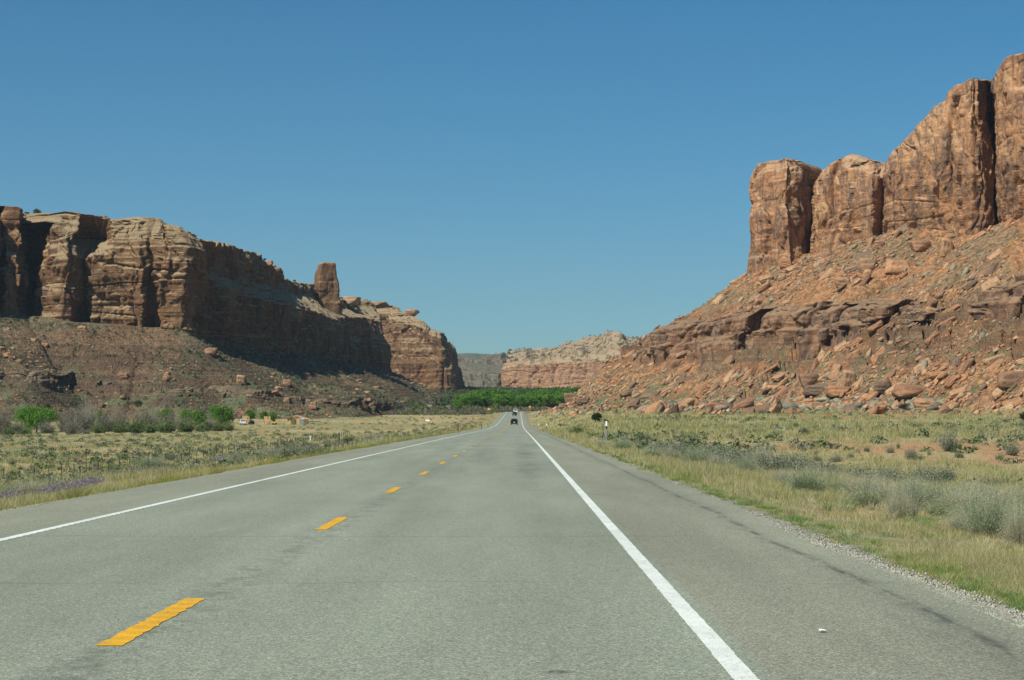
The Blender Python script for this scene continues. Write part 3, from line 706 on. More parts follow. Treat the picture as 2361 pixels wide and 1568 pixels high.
mesh_np('solid_centre_line', *strip(.14, .26, .010, 170, 1010, 2., 2), plain('faded_yellow', (.38,.31,.10), .8), road)

# ------------------------------------------------------------------ rocks
def ico(sub):
    import bmesh
    bm = bmesh.new(); bmesh.ops.create_icosphere(bm, subdivisions=sub, radius=1); V = np.array([v.co[:] for v in bm.verts]); Fc = np.array([[v.index for v in f.verts] for f in bm.faces]); bm.free(); return V, Fc
ICO = {k: ico(k) for k in (1, 2, 3, 4)}
def rock_shape(sub, seed, flat=1.):
    r = np.random.default_rng(seed); V, Fc = ICO[sub]; k = 9
    k = 13; n = r.normal(size=(k, 3)); n /= np.linalg.norm(n, axis=1)[:, None]; n = np.vstack([n, [(0,0,-1),(0,0,1),(.97,.1,.2),(-.9,-.3,.1),(.1,-.98,.15),(-.2,.97,0)]]); p = r.uniform(.5, .92, len(n))
    dt = V @ n.T; rad = np.min(np.where(dt > .05, p/np.maximum(dt, .05), 9.), axis=1)
    rad = np.minimum(rad, 1.1); P = V*rad[:, None]
    P = P*(1 + .05*fbm(P[:, 0]*2.+seed, P[:, 1]*2., P[:, 2]*3., seed=seed, o=3)[:, None])
    return P*np.array([1, .8, .62*flat]), Fc
def rockmat(name, cs):
    t = NT(name, .93); r = t.objrand(); c = t.ramp(t.math('ADD', t.math('MULTIPLY', r, .75), t.math('MULTIPLY', t.noise(.12, 2), .3)), [(i/(len(cs)-1)*.95, v) for i, v in enumerate(cs)])
    st = t.noise((.7, .7, 6.), 5, .65); c = t.mix(.8, c, t.ramp(st, [(.3, .55), (.5, 1.), (.7, 1.25)]), 'MULTIPLY'); c = t.mix(.8, c, t.ramp(t.noise(5., 6, .75), [(.3, .6), (.5, 1.), (.7, 1.3)]), 'MULTIPLY')
    c = t.mix(t.ramp(t.noise(1.9, 5, .7, .6), [(.52, 0.), (.60, .6)]), c, (.14,.10,.085)); t.col(c); t.bump(t.math('ADD', t.noise(3.5, 8, .75), t.vor((2.2, 2.2, 5.))), .35, .9); return t.m
M['boulder_orange'] = rockmat('boulder_orange', [(.28,.14,.07), (.42,.23,.12), (.32,.15,.075), (.46,.28,.155), (.21,.12,.075), (.40,.20,.10)])
M['boulder_brown'] = rockmat('boulder_brown', [(.19,.12,.078), (.27,.155,.092), (.16,.11,.075), (.26,.175,.11)])
M['boulder_left'] = rockmat('boulder_left', [(.34,.16,.09), (.42,.25,.14), (.28,.14,.08), (.38,.28,.18)])
def hull_rock(seed, flat):
    import bmesh
    r = np.random.default_rng(seed); bm = bmesh.new(); pts = []
    for sx in (-1, 1):
        for sy in (-1, 1):
            for sz in (-1, 1):
                pts.append(np.array([sx, sy*.78, sz*.62*flat])*r.uniform(.38, .95, 3))
    for q in range(5): u = r.normal(size=3); u /= np.linalg.norm(u); pts.append(u*np.array([1.08, .85, .7*flat])*r.uniform(.85, 1.05))
    for p_ in pts: bm.verts.new(p_)
    bmesh.ops.convex_hull(bm, input=bm.verts); bmesh.ops.delete(bm, geom=[v for v in bm.verts if not v.link_faces], context='VERTS')
    bmesh.ops.dissolve_limit(bm, angle_limit=.12, verts=bm.verts, edges=bm.edges)
    bmesh.ops.bevel(bm, geom=list(bm.edges), offset=.045, segments=1, affect='EDGES', clamp_overlap=True)
    bmesh.ops.triangulate(bm, faces=bm.faces); bmesh.ops.subdivide_edges(bm, edges=[e for e in bm.edges if e.calc_length() > .3], cuts=2, use_grid_fill=True); bmesh.ops.triangulate(bm, faces=bm.faces)
    bm.verts.ensure_lookup_table(); bm.verts.index_update()
    V = np.array([v.co[:] for v in bm.verts]); Fc = np.array([[v.index for v in f.verts] for f in bm.faces]); bm.free()
    V = V*(1 + .045*fbm(V[:, 0]*2.2+seed, V[:, 1]*2.2, V[:, 2]*4., seed=seed, o=3)[:, None]); return V, Fc
ROCKS = [hull_rock(900+i, random.choice((.7, .9, 1.1))) for i in range(14)]
SMALL = [hull_rock(950+i, .7) for i in range(8)]
def simple_hull(seed):
    import bmesh
    r = np.random.default_rng(seed); bm = bmesh.new()
    for q in range(11): u = r.normal(size=3); u /= np.linalg.norm(u); bm.verts.new(u*np.array([1, .8, .6])*r.uniform(.8, 1.1))
    bmesh.ops.convex_hull(bm, input=bm.verts); bmesh.ops.delete(bm, geom=[v for v in bm.verts if not v.link_faces], context='VERTS'); bm.verts.ensure_lookup_table(); bm.verts.index_update()
    V = np.array([v.co[:] for v in bm.verts]); Fc = np.array([[v.index for v in f.verts] for f in bm.faces]); bm.free(); return V, Fc
RM = {}
def rock_mesh(i, mk):
    if (i, mk) not in RM:
        V, Fc = ROCKS[i]; o = mesh_np('boulder', V, Fc, M[mk]); RM[(i, mk)] = o.data; bpy.data.objects.remove(o)
    return RM[(i, mk)]
def orient(dirn, up, roll=0.):
    x = Vector(dirn).normalized(); z = Vector(up).normalized(); y = z.cross(x).normalized(); z = x.cross(y).normalized()
    m = Matrix((x, y, z)).transposed(); return m @ Matrix.Rotation(roll, 3, 'X')
def boulder(X, Y, z, L, mk, label, group, up=None, fall=None, i=None, sink=.42, stretch=(1, 1, 1), roll=None, name='boulder'):
    o = bpy.data.objects.new(name, rock_mesh(random.randrange(14) if i is None else i, mk)); COL.objects.link(o)
    if fall is not None: m = orient(Vector(fall)+Vector([random.gauss(0, .28) for q in range(3)]), Vector(up)+Vector([random.gauss(0, .25) for q in range(3)]), random.uniform(-1.1, 1.1) if roll is None else roll)
    else: m = Matrix.Rotation(random.uniform(0, 6.28), 3, 'Z') @ Matrix.Rotation(random.uniform(-.3, .3), 3, 'X')
    h = L/2; S = Matrix.Diagonal((h*stretch[0], h*stretch[1], h*stretch[2]))
    M4 = (m @ S).to_4x4(); M4.translation = (X, Y, z + h*.5*stretch[2]*(1-2*sink)); o.matrix_world = M4
    tag(o, label, 'boulder', group); return o
# random boulders on the slopes
def slope_sample(fn, n, x0, x1, y0, y1, lo, hi, wt=None):
    X = rng.uniform(x0, x1, n); Y = rng.uniform(y0, y1, n); h, rock, d, sg = fn(X, Y); fl = floor_z(X, Y, False); r = h-fl
    k = (sg > 0) & (r > lo) & (r < hi) & (d > 1.) & (np.abs(X/Y) < .33) & (np.abs(road_su(X, Y)[0]) > 10)
    if wt is not None: k &= rng.random(n) < wt(X, Y, r, rock)
    return X[k], Y[k], h[k], r[k]
X, Y, z, r = slope_sample(talus_right, 80000, -10, 250, 380, 900, -.3, 75, lambda X, Y, r, rock: np.clip(.42 + .6*fbm(X/22, Y/22, seed=51, o=3) + .25*(r < 12) - .25*rock, .05, 1))
L = .95*np.exp(rng.exponential(.42, len(X))); L = np.where(CX+F*X/Y < 1440, np.minimum(L, 2.2), L); L = np.minimum(L*np.where(r < 12, 1.2, 1.), 6.)
order = np.argsort(-L/Y); fallR = (.80, .15, .56); upR = (-.55, -.1, .82)
pxs = CX + F*X/Y; used = []; regR = []
def regionR(px, r):
    if r > 42: return ('orange sandstone block lodged just below the right towers', 'blocks lodged below the right towers')
    if px < 1500: return ('brown fallen rock on the left end of the right slope', 'fallen rocks at the left end of the right slope')
    if r < 13: return ('tan and orange boulder piled along the foot of the right slope', 'boulders along the foot of the right slope')
    if r < 30: return ('tilted sandstone slab lying among the dark ledges of the right slope', 'slabs among the ledges of the right slope')
    return ('tilted orange slab on the upper middle of the right slope', 'slabs on the upper middle of the right slope')
cnt = 0
for i in order:
    if cnt >= 215: break
    if not (1290 + (Y[i]-800)*.0 < pxs[i] < 2420) or used and min(abs(X[i]-X[j]) + abs(Y[i]-Y[j]) for j in used) < 3.5: continue
    lb, gp = regionR(pxs[i], r[i]); mk = 'boulder_brown' if (pxs[i] < 1560 and r[i] < 45 and random.random() < .7) or random.random() < .12 else 'boulder_orange'
    boulder(X[i], Y[i], z[i], L[i]*1.12, mk, lb, gp, upR, fallR, stretch=(1.25, .8, .75)); used.append(i); cnt += 1
us_ = set(used); rest = np.array([i for i in order if i not in us_ and X[i] > 12])
def merge_rocks(name, X, Y, z, L, mat_, sub, fall, up, label, seed, cs):
    sh = [simple_hull(seed+i) for i in range(12)]; Vs, Fs, Cs, n = [], [], [], 0
    r = np.random.default_rng(seed)
    for i in range(len(X)):
        V, Fc = sh[r.integers(12)]; a = r.uniform(-.6, .6)
        m = np.array(orient(np.array(fall)+r.normal(0, .25, 3), np.array(up)+r.normal(0, .2, 3), a)); Vs.append((V*np.array([1.2, .85, .8])*L[i]/2) @ m.T + (X[i], Y[i], z[i]+L[i]*.06)); Fs.append(Fc+n); n += len(V)
        c = np.array(cs[r.integers(len(cs))])*r.uniform(.8, 1.2); Cs.append(np.tile(c, (len(V), 1)))
    o = mesh_np(name, np.vstack(Vs), np.vstack(Fs), mat_, cols=np.vstack(Cs)); tag(o, label, kind='stuff'); return o
t = NT('rubble', .95); c = t.mix(.7, t.attr('tint', 'Color'), t.ramp(t.noise(1.3, 6, .7), [(.3, .7), (.5, 1.), (.7, 1.2)]), 'MULTIPLY'); t.col(c); t.bump(t.noise(1.5, 6, .7), .4, .7); M['rubble'] = t.m
CR = [(.36,.19,.10), (.42,.24,.13), (.30,.15,.08), (.26,.165,.10), (.20,.135,.095), (.24,.21,.145), (.40,.27,.165)]
CLf = [(.30,.165,.09), (.24,.18,.115), (.36,.22,.13), (.22,.19,.125), (.42,.33,.20)]
merge_rocks('rubble', X[rest], Y[rest], z[rest], L[rest]*1.05, M['rubble'], 2, fallR, upR, 'broken rock rubble strewn over the right slope', 1500, CR)
pf = rng.uniform(1480, 2180, 1500); qf = rng.uniform(920, 946, 1500) + (pf < 1600)*4; hx, hy, hz_ = hits(pf, qf); Lf = .9*np.exp(rng.exponential(.4, 1500))
k_ = rng.random(len(hx)) < .75; hx, hy, hz_, Lf = hx[k_], hy[k_], hz_[k_], Lf[k_]
merge_rocks('rubble', hx, hy, hz_, np.minimum(Lf, 5), M['rubble'], 2, (1, .2, .1), (-.1, -.1, 1), 'grey green broken slabs along the foot of the right slope', 1700, [(.20,.21,.15), (.25,.25,.18), (.16,.16,.12), (.28,.25,.18)])
X, Y, z, r = slope_sample(talus_left, 70000, -330, 5, 700, 1450, -.2, 46, lambda X, Y, r, rock: np.clip(.16 + .5*fbm(X/26, Y/26, seed=52, o=3), .04, 1))
L = .8*np.exp(rng.exponential(.36, len(X))); L = np.minimum(L, 4.2); order = np.argsort(-L/Y); used = []; pxs = CX+F*X/Y
for i in order[:60]:
    if not (-40 < pxs[i] < 1100): continue
    lb, gp = ('reddish boulder on the rubble slope under the left mesa front', 'boulders under the left mesa front') if pxs[i] < 440 else ('tan boulder on the slope below the shaded left wall', 'boulders below the shaded left wall')
    boulder(X[i], Y[i], z[i], L[i]*1.2, 'boulder_left', lb, gp); used.append(i)
rest = np.array([i for i in order if i not in set(used)])
merge_rocks('rubble', X[rest], Y[rest], z[rest], L[rest], M['rubble'], 1, (1, 0, 0), (0, 0, 1), 'small rocks scattered over the left slope', 1600, CLf)

# boulders the photograph singles out: px, py of the base, width and height in survey units
def named_rock(px, py, w, h, mk, label, i, Yf=None, deep=.8, roll=None, sink=.12, yaw=0.):
    if Yf is None: X, Y, z = hit(px, py)
    else: X, Y, z = W(px, Yf, py)
    ww, hh = w/F*Y, h/F*Y; V, _ = ROCKS[i]; ex = np.ptp(V, axis=0)
    o = bpy.data.objects.new('boulder', rock_mesh(i, mk)); COL.objects.link(o)
    m = Matrix.Rotation(yaw, 3, 'Z') @ Matrix.Diagonal((ww/ex[0], ww*deep/ex[1], hh*(1+sink)/ex[2])); m = m.to_4x4()
    m.translation = (X, Y+ww*deep*.3, z + hh*(1+sink)/2 - hh*sink); o.matrix_world = m; tag(o, label, 'boulder'); return o
named_rock(2132, 947, 62, 27, 'boulder_orange', 'big rounded pale orange boulder beside the green juniper at the slope foot', 3)
named_rock(1832, 956, 14, 20, 'boulder_brown', 'upright dark red rock slab standing alone on the right flat', 5, deep=.5)
named_rock(2105, 918, 90, 34, 'boulder_orange', 'broad striped orange block at the slope foot above the juniper', 1)
named_rock(1885, 912, 66, 30, 'boulder_brown', 'large dark brown boulder in the pile at the slope foot', 6)
named_rock(1940, 912, 60, 26, 'boulder_orange', 'wide pale orange boulder in the pile at the slope foot', 8)
named_rock(1868, 892, 52, 36, 'boulder_orange', 'tall peaked tan boulder topping the pile at the slope foot', 2)
named_rock(1960, 890, 40, 36, 'boulder_orange', 'square tan boulder with a shaded right side at the slope foot', 7)
named_rock(2035, 912, 46, 36, 'boulder_brown', 'brown boulder at the right end of the boulder pile', 9)
named_rock(2330, 895, 70, 42, 'boulder_brown', 'large leaning brown slab at the right edge of the photo', 4)
named_rock(1276, 943, 20, 12, 'boulder_orange', 'low rounded orange boulder nearest the road bend', 10)
named_rock(1284, 934, 18, 10, 'boulder_orange', 'domed orange boulder behind the one nearest the bend', 11)
named_rock(1298, 943, 22, 13, 'boulder_brown', 'sloping brown boulder leaning beside the trees at the bend', 12)
named_rock(1316, 928, 30, 22, 'boulder_brown', 'dark blocky boulder rising against the green trees', 13)
named_rock(1345, 932, 32, 16, 'boulder_brown', 'broad flat topped brown rock right of the green trees', 0)
named_rock(2070, 632, 60, 40, 'boulder_orange', 'large cracked boulder with rounded shoulders below the towers', 5)
named_rock(2005, 625, 44, 34, 'boulder_orange', 'long tilted block below the second tower', 8)
named_rock(1942, 665, 40, 26, 'boulder_orange', 'pale topped orange block on the upper right slope', 3)
named_rock(1812, 617, 30, 22, 'boulder_orange', 'split tan boulder at the foot of the first tower', 6)
named_rock(2125, 580, 50, 30, 'boulder_orange', 'cluster like rounded tan block right under the tall tower', 2)
named_rock(2185, 590, 36, 42, 'boulder_orange', 'tall outcrop rock under the tall tower', 7)
named_rock(1676, 679, 14, 11, 'boulder_orange', 'small boulder perched on the skyline of the right slope', 9)
named_rock(720, 943, 17, 18, 'boulder_left', 'pointed red rock with a dark shaded side behind the construction site', 4)
named_rock(232, 939, 10, 20, 'boulder_brown', 'upright dark red stub of rock above the green cottonwood', 5, deep=.7)
named_rock(486, 820, 34, 20, 'boulder_left', 'large brown boulder high on the left slope', 1)
named_rock(555, 885, 24, 20, 'boulder_left', 'grey sided boulder in the middle of the left slope', 7)
named_rock(282, 873, 26, 13, 'boulder_left', 'rounded reddish boulder on the slope under the mesa front', 3)
named_rock(660, 890, 22, 16, 'boulder_left', 'brown boulder with a long shadow on the left slope', 10)
# rocks on the left rims
named_rock(947, 730, 36, 17, 'boulder_left', 'flat balanced rock perched on the far butte', 11, 1722, .7, sink=.0)
named_rock(874, 708, 46, 14, 'boulder_left', 'wide pale caprock on the rim left of the balanced rock', 2, 1560, 1.)
named_rock(812, 700, 40, 20, 'boulder_left', 'pale layered caprock just right of the spire', 8, 1345, 1.)
named_rock(617, 612, 24, 13, 'boulder_left', 'small pale knob of rock on the left rim', 6, 1095, 1.)
named_rock(637, 632, 28, 16, 'boulder_left', 'pale overhanging knob lower on the left rim', 9, 1110, 1.)
named_rock(230, 512, 30, 15, 'boulder_brown', 'dark square block on top of the left mesa', 0, 960, 1.)
# ------------------------------------------------------------------ vegetation
def quads(C, size, r, flat=0., elong=1.6):
    """random little leaf faces at centres C"""
    n = len(C); a = r.normal(size=(n, 3)); a /= np.linalg.norm(a, axis=1)[:, None]; b = r.normal(size=(n, 3)); b -= (a*b).sum(1)[:, None]*a; b /= np.linalg.norm(b, axis=1)[:, None]
    s = (size*r.uniform(.6, 1.4, n))[:, None] if not hasattr(size, '__len__') else (size*r.uniform(.6, 1.4, n))[:, None]
    a = a*s*elong/2; b = b*s/2
    V = np.stack([C-a, C+b*.9, C+a, C-b*.9], 1).reshape(-1, 3); f = np.arange(n*4).reshape(n, 4); return V, f
def blades(P, h, w, lean, r, seg=2, az=None, curve=1.):
    """curved tapering blades rooted at P"""
    n = len(P); az = r.uniform(0, 2*np.pi, n) if az is None else az
    d = np.stack([np.cos(az), np.sin(az), 0*az], 1); fa = r.uniform(0, np.pi, n); s = np.stack([np.cos(fa), np.sin(fa), 0*fa], 1)
    rows = []
    for k in range(seg+1):
        t = k/seg; c = P + d*(lean*h*(t**(1+curve)))[:, None] + np.array([0, 0, 1.])*(h*(t - .25*lean*t*t))[:, None]; ww = (w*(1-t)**.7)[:, None]/2
        rows += [c - s*ww, c + s*ww] if k < seg else [c]
    V = np.stack(rows, 1); m = 2*seg+1; base = (np.arange(n)*m)[:, None]
    q = np.concatenate([base + np.array([2*k, 2*k+1, 2*k+3, 2*k+2]) for k in range(seg-1)], 0) if seg > 1 else np.zeros((0, 4), int)
    tr = base + np.array([2*seg-2, 2*seg-1, 2*seg]); return V.reshape(-1, 3), q, tr, m
def branches(mb, p, d, L, rad, depth, r, tips, up=.15, split=3, spread=.7):
    pts = [np.array(p, float)]; dd = np.array(d, float)
    for k in range(4):
        dd = dd + r.normal(0, .13, 3) + np.array([0, 0, up*.3]); dd /= np.linalg.norm(dd); pts.append(pts[-1] + dd*L/4)
    mb.tube(pts, [rad*(1-.11*k) for k in range(5)], 6 if depth > 1 else 4)
    if depth == 0: tips.append(pts[-1]); tips.append(pts[3]); return
    for k in range(split):
        v = dd + r.normal(0, spread, 3) + np.array([0, 0, up]); v /= np.linalg.norm(v)
        branches(mb, pts[-1] if k else pts[3], v, L*r.uniform(.62, .85), rad*.58, depth-1, r, tips, up, split, spread)
M['bark'] = plain('bark', (.16,.12,.09), .95, var=.3, scale=8)
M['grey_bark'] = plain('grey_bark', (.24,.21,.18), .95, var=.3, scale=8)
M['leaf_spring'] = leafmat('leaf_spring', (.08,.20,.02), (.16,.32,.045), .4)
M['leaf_grove'] = leafmat('leaf_grove', (.035,.11,.015), (.155,.31,.04), .4)
M['leaf_grove2'] = leafmat('leaf_grove_bright', (.08,.20,.024), (.17,.33,.045), .4)
M['leaf_juniper'] = leafmat('leaf_juniper', (.020,.035,.014), (.05,.075,.028), .1)
M['sage'] = tintmat('sage', .15); M['grass'] = tintmat('grass', .35); M['flower'] = tintmat('flower', .2)

def tree(name, H, Wd, seed, leaf, nleaf, lsize, label, cat='tree', bark='bark', clear=.15, thin=.0, ncl=26):
    """tree with trunk and crown, H tall, Wd wide, base at origin"""
    r = np.random.default_rng(seed); root = empty(name); tag(root, label, cat)
    mb = MB(); tips = []
    n0 = 3 if clear < .3 else 1
    mb.tube([(0, 0, -.4), (0, 0, H*clear*.5), (.03*H, .02*H, H*clear+.1)], [H*.035, H*.028, H*.024], 8)
    for k in range(4):
        a = k*1.6 + r.uniform(-.4, .4); branches(mb, (.02*H, 0, H*clear), (math.cos(a)*.75*Wd/H, math.sin(a)*.75*Wd/H, 1), H*.34, H*.019, 2, r, tips)
    mb.build('trunk', M[bark], root)
    cl = []
    for k in range(ncl):
        u = r.normal(size=3); u /= np.linalg.norm(u); q = r.uniform(.45, 1.)**.5
        c = np.array([u[0]*Wd*.40*q, u[1]*Wd*.40*q, H*(.56 + .04*r.normal()) + u[2]*H*.34*q]); c[2] = max(c[2], H*(clear+.10))
        cl.append((c, r.uniform(.13, .22)*(Wd+H)*.5))
    C = []
    for c, rad in cl:
        n = nleaf//ncl; u = r.normal(size=(n, 3)); u /= np.linalg.norm(u, axis=1)[:, None]; u *= (r.uniform(0, 1, n)**.45)[:, None]
        p = c + u*rad*np.array([1.15, 1.15, .72]); C.append(p)
    C = np.vstack(C); hole = fbm(C[:, 0]/(Wd*.12), C[:, 1]/(Wd*.12), C[:, 2]/(Wd*.12), seed=seed, o=2); C = C[hole > -.35 + thin]
    V, f = quads(C, lsize, r); mesh_np('crown', V, f, M[leaf], root); return root
def place(root, x, y, z, rz=0., s=1., label=None, group=None, first=None, sz=None):
    o = root if first else copy_tree(root); o.location = (x, y, z); o.rotation_euler = (0, 0, rz); o.scale = (s, s, sz or s)
    if label: o['label'] = label
    if group: o['group'] = group
    return o
# --- the far cottonwood grove
gt = [tree('cottonwood_tree', 10, 9.5, 40+i, 'leaf_grove' if i < 3 else 'leaf_grove2', 3600, .46, 'x', 'tree', clear=.06, ncl=24) for i in range(5)]
gp = []
top = [(1050,922),(1058,908),(1075,903),(1105,897),(1130,898),(1160,901),(1195,904),(1225,899),(1253,895),(1290,896),(1320,892),(1351,889),(1375,894)]
rr_ = np.random.default_rng(3)
for row, (Yr, n) in enumerate(((1075, 21), (1105, 22), (1140, 22))):
    for k in range(n):
        px = 1052 + (1395-1052)*(k + rr_.uniform(.1, .9))/n
        Y = Yr + rr_.uniform(-9, 9); yt = np.interp(px, [a for a, b in top], [b for a, b in top]) + (8 if row == 0 else (3 if row == 1 else -2)) + rr_.uniform(-3, 5)
        if px < 1075: Y -= 40
        x = (px-CX)/F*Y; z = float(floor_z(np.array([x]), np.array([Y]))[0]); u, _ = road_su(np.array([x]), np.array([Y]))
        if abs(u[0]) < 10: continue
        H = max(5., (HY-yt)/F*Y - z); gp.append((row, px, x, Y, z, H))
usedt = set()
for k, (row, px, x, Y, z, H) in enumerate(sorted(gp)):
    ti = int(rr_.integers(5)); w = ('left end' if px < 1120 else 'left middle' if px < 1195 else 'centre' if px < 1265 else 'right end'); rw = ('front', 'middle', 'back')[row]
    place(gt[ti], x, Y, z, rr_.uniform(0, 6.28), H/10.3*rr_.uniform(.95, 1.1), 'green cottonwood in the %s row of the far grove, towards its %s' % (rw, w), 'cottonwoods in the %s row at the %s of the grove' % (rw, w), ti not in usedt); usedt.add(ti)
for i in range(5):
    if i not in usedt: place(gt[i], -14-4*i, 1125, 3, 0, 1., 'green cottonwood behind the far grove', 'cottonwoods in the back row', True)

# --- trees and big shrubs of the left flat
def at(px, py): return hit(px, py)
def at_z(px, Y):
    x = (px-CX)/F*Y; return x, Y, float(G(np.array([x]), np.array([Y]))[0])
Yt = 560.
def ltree(px, Y, pytop, wpx, seed, leaf, label, nleaf=7000, ls=.26, clear=.2, ncl=40, thin=0., bark='bark', cat='tree', name='cottonwood_tree'):
    x, y, z = at_z(px, Y); H = (HY-pytop)/F*Y - z; tr = tree(name, H, wpx/F*Y, seed, leaf, nleaf, ls, label, cat, bark, clear, thin, ncl)
    tr.location = (x, y, z); return tr
ltree(84, Yt, 934, 112, 1, 'leaf_spring', 'large bright green cottonwood with spreading crown at the left of the flat', 15000, .24, .18, 60, -.05)
ltree(380, 590, 937, 36, 2, 'leaf_spring', 'small pale green tree left of the middle of the shrub belt', 3000)
ltree(430, 600, 938, 34, 3, 'leaf_spring', 'small light green tree second from the left in the shrub belt', 3000)
ltree(459, 585, 943, 38, 4, 'leaf_spring', 'rounded green tree just left of the tallest tree near the construction site', 4000)
ltree(509, 600, 930, 62, 5, 'leaf_spring', 'tall green tree left of the wooden tower frame', 7000)
ltree(578, 735, 943, 26, 6, 'leaf_spring', 'slim green tree behind the wooden tower frame', 3000)
ltree(608, 740, 946, 20, 7, 'leaf_spring', 'narrow green sapling left of the panelled wooden wall', 2000)
ltree(628, 745, 948, 18, 8, 'leaf_grove2', 'narrow dark green sapling right of the panelled wooden wall', 2000)
ltree(232, 575, 945, 18, 9, 'leaf_spring', 'thin light green sapling among the grey leafless shrubs', 1500)

# twiggy leafless shrubs (tamarisk) : stems and dense fine twigs
def twig_shrub(seed, H, Wd, n, c1, c2, w, leafn=0, leafc=(.1,.15,.05), name='shrub_branches', mat=None, rise=.85, lsize=.05):
    r = np.random.default_rng(seed)
    nc_ = 6; ca_ = r.uniform(0, 2*np.pi, nc_); cr_ = Wd*r.uniform(.05, .30, nc_); cf = r.uniform(.45, 1.05, nc_); cf[0] = 1.; cr_[0] *= .3; ci = r.integers(0, nc_, n)
    rad = Wd*.07*np.sqrt(r.uniform(0, 1, n)); a = r.uniform(0, 2*np.pi, n); P = np.stack([rad*np.cos(a) + cr_[ci]*np.cos(ca_[ci]), rad*np.sin(a) + cr_[ci]*np.sin(ca_[ci]), 0*a - .03], 1)
    az = a + r.normal(0, .5, n); ln = np.abs(r.normal(.30, .24, n))*Wd/H; h = cf[ci]*H*(.38 + .72*r.uniform(0, 1, n)**1.6)*np.clip(1.12-.28*ln*H/Wd, .5, 1.2)
    V, q, tr, m = blades(P, h, np.full(n, w), ln, r, 3, az, .35)
    c = np.array(c1)[None] + (np.array(c2)-np.array(c1))[None]*r.uniform(0, 1, (n, 1)); c = c*r.uniform(.75, 1.2, (n, 1)); Cc = np.repeat(c, m, 0); Fs = [q, tr]; 
    if leafn:
        k = r.integers(0, n, leafn); t = r.uniform(.35, 1., leafn); dv = np.stack([np.cos(az[k]), np.sin(az[k]), 0*t], 1)
        C = P[k] + dv*(ln[k]*h[k]*t**1.35)[:, None] + np.array([0, 0, 1.])*(h[k]*(t-.25*ln[k]*t*t))[:, None] + r.normal(0, .035*H, (leafn, 3))
        C[:, 2] = np.maximum(C[:, 2], .02)
        V2, f2 = quads(C, lsize, r, elong=2.4); Fs.append(f2 + len(V)); V = np.vstack([V, V2])
        lc = np.array(leafc)[None]*r.uniform(.65, 1.35, (leafn, 1)); Cc = np.vstack([Cc, np.repeat(lc, 4, 0)])
    return V, Fs, Cc
def mesh_of(name, gen):
    V, Fs, Cc = gen; o = mesh_np(name, V, Fs, M['sage'], cols=Cc); me = o.data; bpy.data.objects.remove(o); return me
MG = [mesh_of('grey_shrub', twig_shrub(60+i, 1, 1.5, 1500, (.17,.15,.125), (.31,.28,.23), .012, 900, (.15,.17,.09), lsize=.03)) for i in range(3)]       # leafless grey purple
MW = [mesh_of('pale_shrub', twig_shrub(65+i, 1, 1.2, 1500, (.30,.28,.22), (.42,.40,.32), .011)) for i in range(1)]
MGr = [mesh_of('green_shrub', twig_shrub(68+i, 1, 1.5, 500, (.13,.12,.07), (.2,.18,.1), .012, 3000, (.12,.17,.055), lsize=.036)) for i in range(3)]
NEAR_SAGE = [mesh_of('sagebrush', twig_shrub(75+i, 1, 1.5, 2600, (.24,.25,.18), (.46,.44,.34), .0085, 10500, ((.20,.275,.115), (.27,.32,.15), (.155,.235,.095))[i], lsize=.015)) for i in range(3)]
NEAR_GREY = [mesh_of('sagebrush', twig_shrub(80+i, 1, 1.5, 3400, (.30,.285,.20), (.52,.48,.36), .0065, 3400, (.28,.31,.165), lsize=.014)) for i in range(2)]
MID = [mesh_of('sagebrush', twig_shrub(85+i, 1, 1.9, 380, (.22,.21,.15), (.34,.32,.23), .016, 2600, ((.15,.18,.11), (.19,.21,.14), (.12,.155,.09), (.23,.235,.16))[i], lsize=.035)) for i in range(4)]
def shrub(me, x, y, z, H, Wd, label, group=None, cat='shrub', name='shrub', wref=1.5):
    o = bpy.data.objects.new(name, me); COL.objects.link(o); o.location = (x, y, z-.03); o.rotation_euler = (0, 0, random.uniform(0, 6.28)); k = Wd/wref; o.scale = (k, k, H*1.18); tag(o, label, cat, group); return o
MIDD = mesh_of('dark_shrub', twig_shrub(95, 1, 1.9, 200, (.14,.13,.09), (.2,.19,.13), .02, 2600, (.065,.09,.045), lsize=.04)); NS = 0
